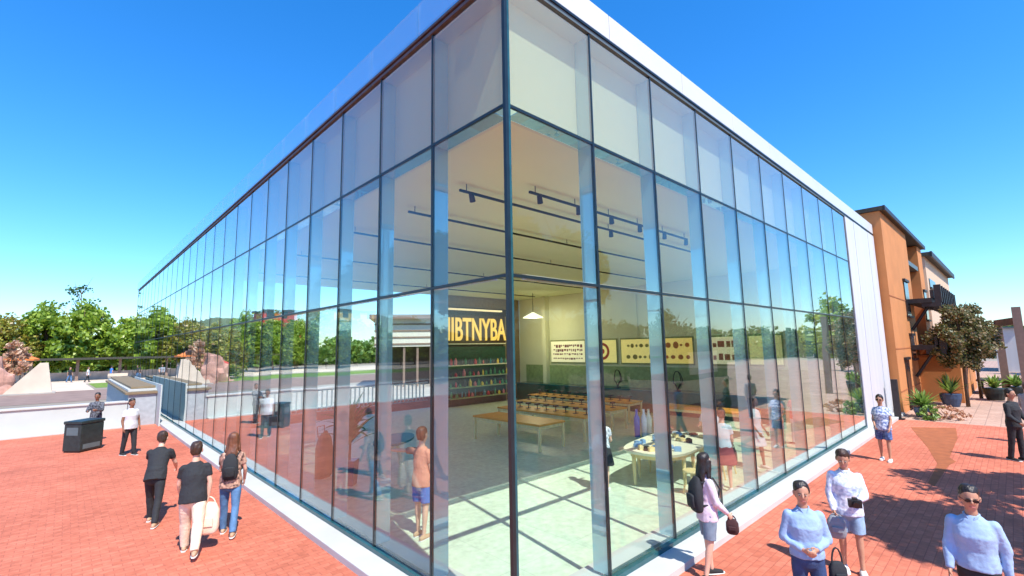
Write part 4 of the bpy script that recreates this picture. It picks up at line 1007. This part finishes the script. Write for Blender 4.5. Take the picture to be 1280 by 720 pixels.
NVY = cmat('cloth_navy', (.03, .06, .15), 'denim'); DNM = cmat('denim_blue', (.09, .20, .38), 'denim'); DNL = cmat('denim_light', (.28, .42, .58), 'denim'); PNK = cmat('cloth_lilac', (.74, .60, .68)); MAR = cmat('cloth_maroon', (.28, .05, .06))
RED = cmat('cloth_red', (.70, .06, .05)); ORG = cmat('cloth_orange', (.80, .22, .05)); BLU = cmat('cloth_blue', (.04, .16, .45)); GRY = cmat('cloth_grey', (.25, .27, .30))
FLO = cmat('print_blue_white', (.70, .75, .85), 'print', var2=(.06, .12, .35)); FLW = cmat('print_grey_white', (.75, .75, .75), 'print', var2=(.25, .30, .36)); FLR = cmat('print_brown_floral', (.60, .35, .25), 'print', var2=(.06, .03, .03))
SHB = cmat('shoe_black', (.02, .02, .02)); SHW = cmat('shoe_white', (.75, .72, .68)); SHT = cmat('shoe_tan', (.50, .32, .20))
away = lambda p, d=0: bearing(p)+180+d
toward = lambda p, d=0: bearing(p)+d
def bag(lab, loc, w, d, h, m, rz=0, strap=None, name='bag', cat='bag'):
    t = thing(name, lab, cat, loc, rz)
    b = MB(); b.loft([((0, 0, 0), w*.45, d*.42), ((0, 0, h*.15), w*.5, d*.5), ((0, 0, h*.8), w*.48, d*.45), ((0, 0, h), w*.36, d*.3)], (0, 1, 0), 18, p=.6); b.build('bag_body', m, t, smooth=True)
    b = MB(); pts = [(0, w*.3*math.cos(a), h+(strap or .12)*math.sin(a)) for a in [math.pi*i/8 for i in range(9)]]; b.tube(pts, .009, .009, 6); b.build('handle', m, t)
    b = MB(); b.box((-d*.52-.015, -w*.3, h*.2), (-d*.42, w*.3, h*.55)); b.build('pocket', m, t, bevel=.01)
    return t
def backpack(P, face, m, lab, sc=1.0):
    c = P['back']; t = thing('backpack', lab, 'backpack', (c.x, c.y, c.z-.22*sc), face)
    b = MB(); b.loft([((0, 0, 0), .14*sc, .07*sc), ((-.01, 0, .15*sc), .155*sc, .085*sc), ((0, 0, .34*sc), .14*sc, .075*sc), ((.02, 0, .44*sc), .08*sc, .04*sc)], (0, 1, 0), 18, p=.7); b.build('bag_body', m, t, smooth=True)
    b = MB(); b.loft([((-.09*sc, 0, .04*sc), .10*sc, .03*sc), ((-.10*sc, 0, .2*sc), .10*sc, .03*sc)], (0, 1, 0), 14, p=.7); b.build('pocket', m, t, smooth=True)
    for s in (-1, 1):
        b = MB(); b.tube([(.05*sc, s*.10, .05), (.20, s*.15, .08), (.28, s*.125, .26), (.20, s*.11, .40), (.05*sc, s*.08, .40*sc)], .014, .014, 6); b.build('strap', m, t)
# left plaza
p = gp(190, 655); person('person in a black t-shirt and black trousers, bending forward, back turned', p, away(p, -14), 1.70, SK_L, 26, ((20, 8), (-14, 10)), ((45, 10, 55, 10), (25, 14, 30, 5)), BLK, ('long', BLK), 'short', HDk, SHT, blen='x')
p = gp(237, 692); P = person('person in a black t-shirt and cream wide trousers, walking away', p, away(p, -6), 1.70, SK_L, 6, ((16, 4), (-16, 22)), ((12, 10, 15, 5), (-8, 12, 10, 5)), BLK, ('wide', CRM), 'short', HDk, SHT, bulk=1.1, fem=False)
h = P['hands'][1]; bag('cream shoulder bag carried by the person in cream trousers', (h.x+.02, h.y, h.z-.42), .34, .14, .40, CRM, 60)
p = gp(285, 668); P = person('person with long brown hair, floral top and blue jeans, back turned', p, away(p, -8), 1.70, SK_L, 4, ((12, 4), (-10, 14)), ((18, 8, 60, 15), (10, 14, 20, 5)), FLR, ('long', DNM), 'long', HBr, SHT, fem=True)
backpack(P, away(p, -8), BLK, 'black backpack on the person with long brown hair', .8)
p = gp(160, 569); person('person in a white shirt and black trousers, standing by the grey terrace wall', p, toward(p, 30), 1.72, SK_D, 0, ((8, 2), (-8, 4)), ((0, 14, 18, 0), (0, 14, 18, 0)), WHT, ('long', BLK), 'short', HBk, SHB, det=0, sleeve='short', bulk=1.12)
p = gp(117, 552); person('person in dark clothes standing half hidden behind the square waste bin', p, toward(p, -20), 1.72, SK_D, 0, ((4, 2), (-4, 4)), ((30, 10, 70, 20), (30, 10, 60, 20)), cmat('cloth_charcoal_check', (.14, .15, .18), 'print', var2=(.01, .01, .012)), ('long', BLK), 'short', HBk, SHB, det=0, sleeve='long')
# right plaza
p = gp(889, 722); P = person('young person with very long black hair, lilac sleeves and grey shorts', p, toward(p, 120), 1.60, SK_L, 0, ((6, 2), (-6, 6)), ((8, 8, 20, 0), (12, 10, 35, 5)), PNK, ('shorts', cmat('cloth_grey_denim', (.20, .25, .32), 'denim')), 'long', HBk, SHB, head=(10, 0), fem=True, sleeve='long')
backpack(P, toward(p, 120), BLK, 'black backpack worn by the young person with very long black hair', .85)
h = P['hands'][1]; bag('small dark handbag held by the young person in lilac', (h.x, h.y, h.z-.18), .16, .08, .15, cmat('leather_dark', (.06, .02, .02)), 20, .06)
p = Vector((1.83, -2.24, 0))
p = gp(1001, 602, 1.58); P = person('person in a light blue shirt with forearms held at the waist, short dark hair', p, toward(p, 14), 1.58, SK_M, -2, ((4, 2), (-4, 4)), ((-2, 14, 72, 42), (-2, 14, 68, 42)), LBL, ('long', NVY), 'short', HBk, SHB, head=(-8, 4), sleeve='long', bulk=1.04, blen='tucked')
h = P['pt'](.02, .30, -.14); bag('black shoulder bag hanging beside the person with forearms at the waist', (h.x, h.y, h.z-.10), .17, .10, .17, BLK, 40, .16)
p = gp(1068, 716); P = person('young person in a pale printed top and light denim shorts, holding a camera', p, toward(p, 8), 1.62, SK_M, 0, ((5, 2), (-3, 4)), ((20, 8, 70, 30), (6, 10, 24, 5)), cmat('print_pale_grey', (.72, .76, .84), 'print', var2=(.40, .45, .60)), ('shorts', DNL), 'bob' if False else 'short', HDk, SHW, head=(-10, 18), sleeve='long', bulk=1.06)
h = P['hands'][0]
t = thing('camera', 'black camera held by the young person in light denim shorts', 'camera', (h.x, h.y, h.z-.02), toward(p, 8))
b = MB(); b.box((-.035, -.075, -.05), (.035, .075, .05)); b.box((-.02, -.03, .0505), (.03, .03, .075)); b.build('camera_body', M['iron'], t, bevel=.006)
b = MB(); b.loft([((.036, 0, 0), .038, .038), ((.10, 0, 0), .036, .036)], (0, 1, 0), 16, flat=True); b.build('lens', LENS, t)
h = P['hands'][1]; bag('pale grey cloth bag in the lower hand of the young person with the camera', (h.x, h.y, h.z-.22), .22, .12, .22, GRY, 20, .05)
p = gp(1209, 605, 1.63); person('person in sunglasses, light blue long sleeved shirt and black trousers, striding forward', p, toward(p, -6), 1.63, SK_M, -2, ((14, 4), (-12, 12)), ((-14, 12, 20, 0), (10, 10, 18, 0)), cmat('cloth_pale_blue', (.33, .46, .66)), ('long', BLK), 'short', HBk, SHB, head=(14, 3), glasses=True, sleeve='long', bulk=1.04, blen='tucked')
p = gp(1108, 576); P = person('person in a blue and white printed outfit and sunglasses near the white end wall', p, toward(p, -10), 1.68, SK_M, 0, ((4, 2), (-5, 3)), ((10, 12, 25, 5), (10, 10, 40, 15)), FLO, ('shorts', cmat('print_navy', (.12, .20, .42), 'print', var2=(.03, .05, .16))), 'bun', HBk, SHW, fem=True, glasses=True, bulk=1.12, det=0)
p = Vector((14.25, -3.62, 0)); person('person in black standing at the edge of the plaza, casting a long shadow', p, toward(p, 60), 1.80, SK_M, 0, ((3, 2), (-5, 3)), ((10, 12, 35, 5), (10, 10, 40, 15)), BLK, ('long', BLK), 'short', HBk, SHB, det=0, sleeve='long')
p = Vector((17.4, -3.95, 0)); person('person in grey walking beyond the person in black', p, toward(p, 150), 1.78, SK_L, 0, ((10, 2), (-12, 8)), ((10, 10, 20, 5), (-10, 10, 10, 5)), GRY, ('long', NVY), 'short', HDk, SHB, det=0, sleeve='long')
p = Vector((12.1, -4.4, 0)); person('person in white and denim mirrored in the street glass', p, toward(p, 90), 1.75, SK_L, 0, ((10, 2), (-12, 8)), ((10, 10, 20, 5), (-10, 10, 10, 5)), WHT, ('long', DNM), 'short', HDk, SHB, det=0)
# in the store
p = gp(755, 612, .06); person('person in a grey printed top and black skirt beside the cream display table', p, toward(p, 170), 1.62, SK_L, 4, ((4, 2), (-4, 3)), ((15, 10, 50, 10), (15, 10, 60, 10)), FLW, ('skirt', BLK), 'short', HGr, SHW, fem=True, z0=.06, det=0)
p = gp(527, 672, .06); person('person inside the side glass with one arm stretched out, red top and blue shorts', p, away(p, -40), 1.74, SK_L, 0, ((3, 2), (-3, 3)), ((0, 86, 4, 0), (4, 8, 10, 0)), cmat('cloth_coral', (.62, .25, .17)), ('shorts', BLU), 'short', HBr, SHT, z0=.06, fem=True)
p = gp(908, 612, .06); P = person('person in a white top and maroon skirt right behind the street glass', p, away(p, 0), 1.66, SK_L, 0, ((8, 2), (-8, 6)), ((10, 10, 30, 5), (10, 10, 20, 5)), WHT, ('skirt', MAR), 'bun', HDk, SHW, fem=True, z0=.06, det=0)
h = P['hands'][1]; bag('black leaf shaped bag of the person in the maroon skirt', (h.x, h.y, h.z-.25), .22, .1, .3, BLK, 0, .12)
p = gp(893, 590, .06); person('person in a loose white shirt standing at the far side of the cream display table', p, toward(p, 200), 1.70, SK_L, 8, ((5, 2), (-5, 4)), ((25, 10, 50, 10), (25, 10, 50, 10)), WHT, ('long', GRY), 'short', HBr, SHW, z0=.06, det=0, bulk=1.15)
p = gp(948, 585, .06); person('person with curly black hair in a white dress behind the street glass', p, toward(p, 60), 1.72, SK_D, 0, ((8, 2), (-6, 4)), ((8, 10, 30, 5), (8, 10, 30, 5)), WHT, ('skirt', WHT), 'bob', HBk, SHW, fem=True, z0=.06, det=0)
p = gp(974, 566, .06); person('person in an orange top with long black hair, back to the street', p, away(p, 0), 1.68, SK_M, 0, ((4, 2), (-5, 4)), ((15, 10, 60, 10), (15, 10, 60, 10)), ORG, ('long', cmat('cloth_rose', (.65, .25, .2))), 'long', HBk, SHB, fem=True, z0=.06, det=0)
p = gp(1001, 556, .06); p.y = max(p.y, .9); person('person in a red top at the far corner of the store', p, away(p, 40), 1.62, SK_L, 0, ((4, 2), (-5, 4)), ((15, 10, 60, 10), (15, 10, 60, 10)), RED, ('long', WHT), 'short', HDk, SHB, z0=.06, det=0)
p = gp(829, 566, .06); person('small person in a red top and white trousers behind the cream display table', p, toward(p, 60), 1.30, SK_L, 6, ((4, 2), (-5, 4)), ((15, 14, 40, 10), (15, 14, 50, 10)), RED, ('long', WHT), 'short', HBr, SHB, z0=.06, det=0, bulk=1.1)
# small strollers in the park
for i, (x, y, c1, c2, l_) in enumerate(((-9.6, 70, WHT, NVY, 'tiny stroller in white and navy in the park, by the autumn trees'), (-6.4, 66, BLK, BLK, 'tiny stroller all in black on the sunlit park path'), (-5.2, 68.5, GRY, BLK, 'tiny stroller in grey on the sunlit park path'), (-3.1, 71, BLK, DNM, 'tiny stroller in black and denim beneath the street trees'), (-1.6, 69, WHT, BLK, 'tiny stroller in white and black beneath the street trees'), (.6, 72, BLU, BLK, 'tiny stroller in blue and black beneath the street trees'))):
    person(l_, (x, y), 200+40*i, 1.74, SK_M, 0, ((12, 2), (-12, 8)), ((10, 10, 20, 5), (-10, 10, 10, 5)), c1, ('long', c2), 'short', HBk, SHB, det=0)

bpy.data.scenes.remove(TS)
# ------------------------------------------------------------------ light
SUN_EL = 55.0
sd = Vector((-.20, -.98, 0)).normalized()
S = Vector((sd.x*math.cos(R(SUN_EL)), sd.y*math.cos(R(SUN_EL)), math.sin(R(SUN_EL))))
ld = bpy.data.lights.new('sun', 'SUN'); lo = bpy.data.objects.new('sun', ld); COL.objects.link(lo)
ld.energy = 4.2; ld.angle = R(.55); ld.color = (1, .95, .87)
lo.rotation_euler = S.to_track_quat('Z', 'Y').to_euler(); lo.location = (0, -20, 30)
w = bpy.data.worlds.new('World'); scene.world = w; w.use_nodes = True
nt = w.node_tree; bg = nt.nodes['Background']; bg.inputs[1].default_value = .15
sk = nt.nodes.new('ShaderNodeTexSky'); sk.sky_type = 'NISHITA'; sk.sun_disc = False; sk.sun_elevation = R(SUN_EL); sk.sun_rotation = math.atan2(sd.x, sd.y)
sk.air_density = 1.2; sk.dust_density = .2; sk.ozone_density = 2.5
hs = nt.nodes.new('ShaderNodeHueSaturation'); hs.inputs['Saturation'].default_value = 1.19; hs.inputs['Value'].default_value = 1.0
tn = nt.nodes.new('ShaderNodeMix'); tn.data_type = 'RGBA'; tn.blend_type = 'MULTIPLY'; tn.inputs[0].default_value = 1; tn.inputs[7].default_value = (.66, .86, 1.13, 1)
nt.links.new(sk.outputs[0], tn.inputs[6]); nt.links.new(tn.outputs[2], hs.inputs['Color']); nt.links.new(hs.outputs[0], bg.inputs[0])
scene.view_settings.view_transform = 'Standard'; scene.view_settings.look = 'None'; scene.view_settings.exposure = .72; scene.view_settings.gamma = 1
c = scene.cycles
c.max_bounces = 10; c.diffuse_bounces = 4; c.glossy_bounces = 5; c.transmission_bounces = 4; c.transparent_max_bounces = 40
c.use_denoising = True; c.sample_clamp_indirect = 8; c.caustics_reflective = False; c.caustics_refractive = False
try: c.denoiser = 'OPENIMAGEDENOISE'
except Exception: pass
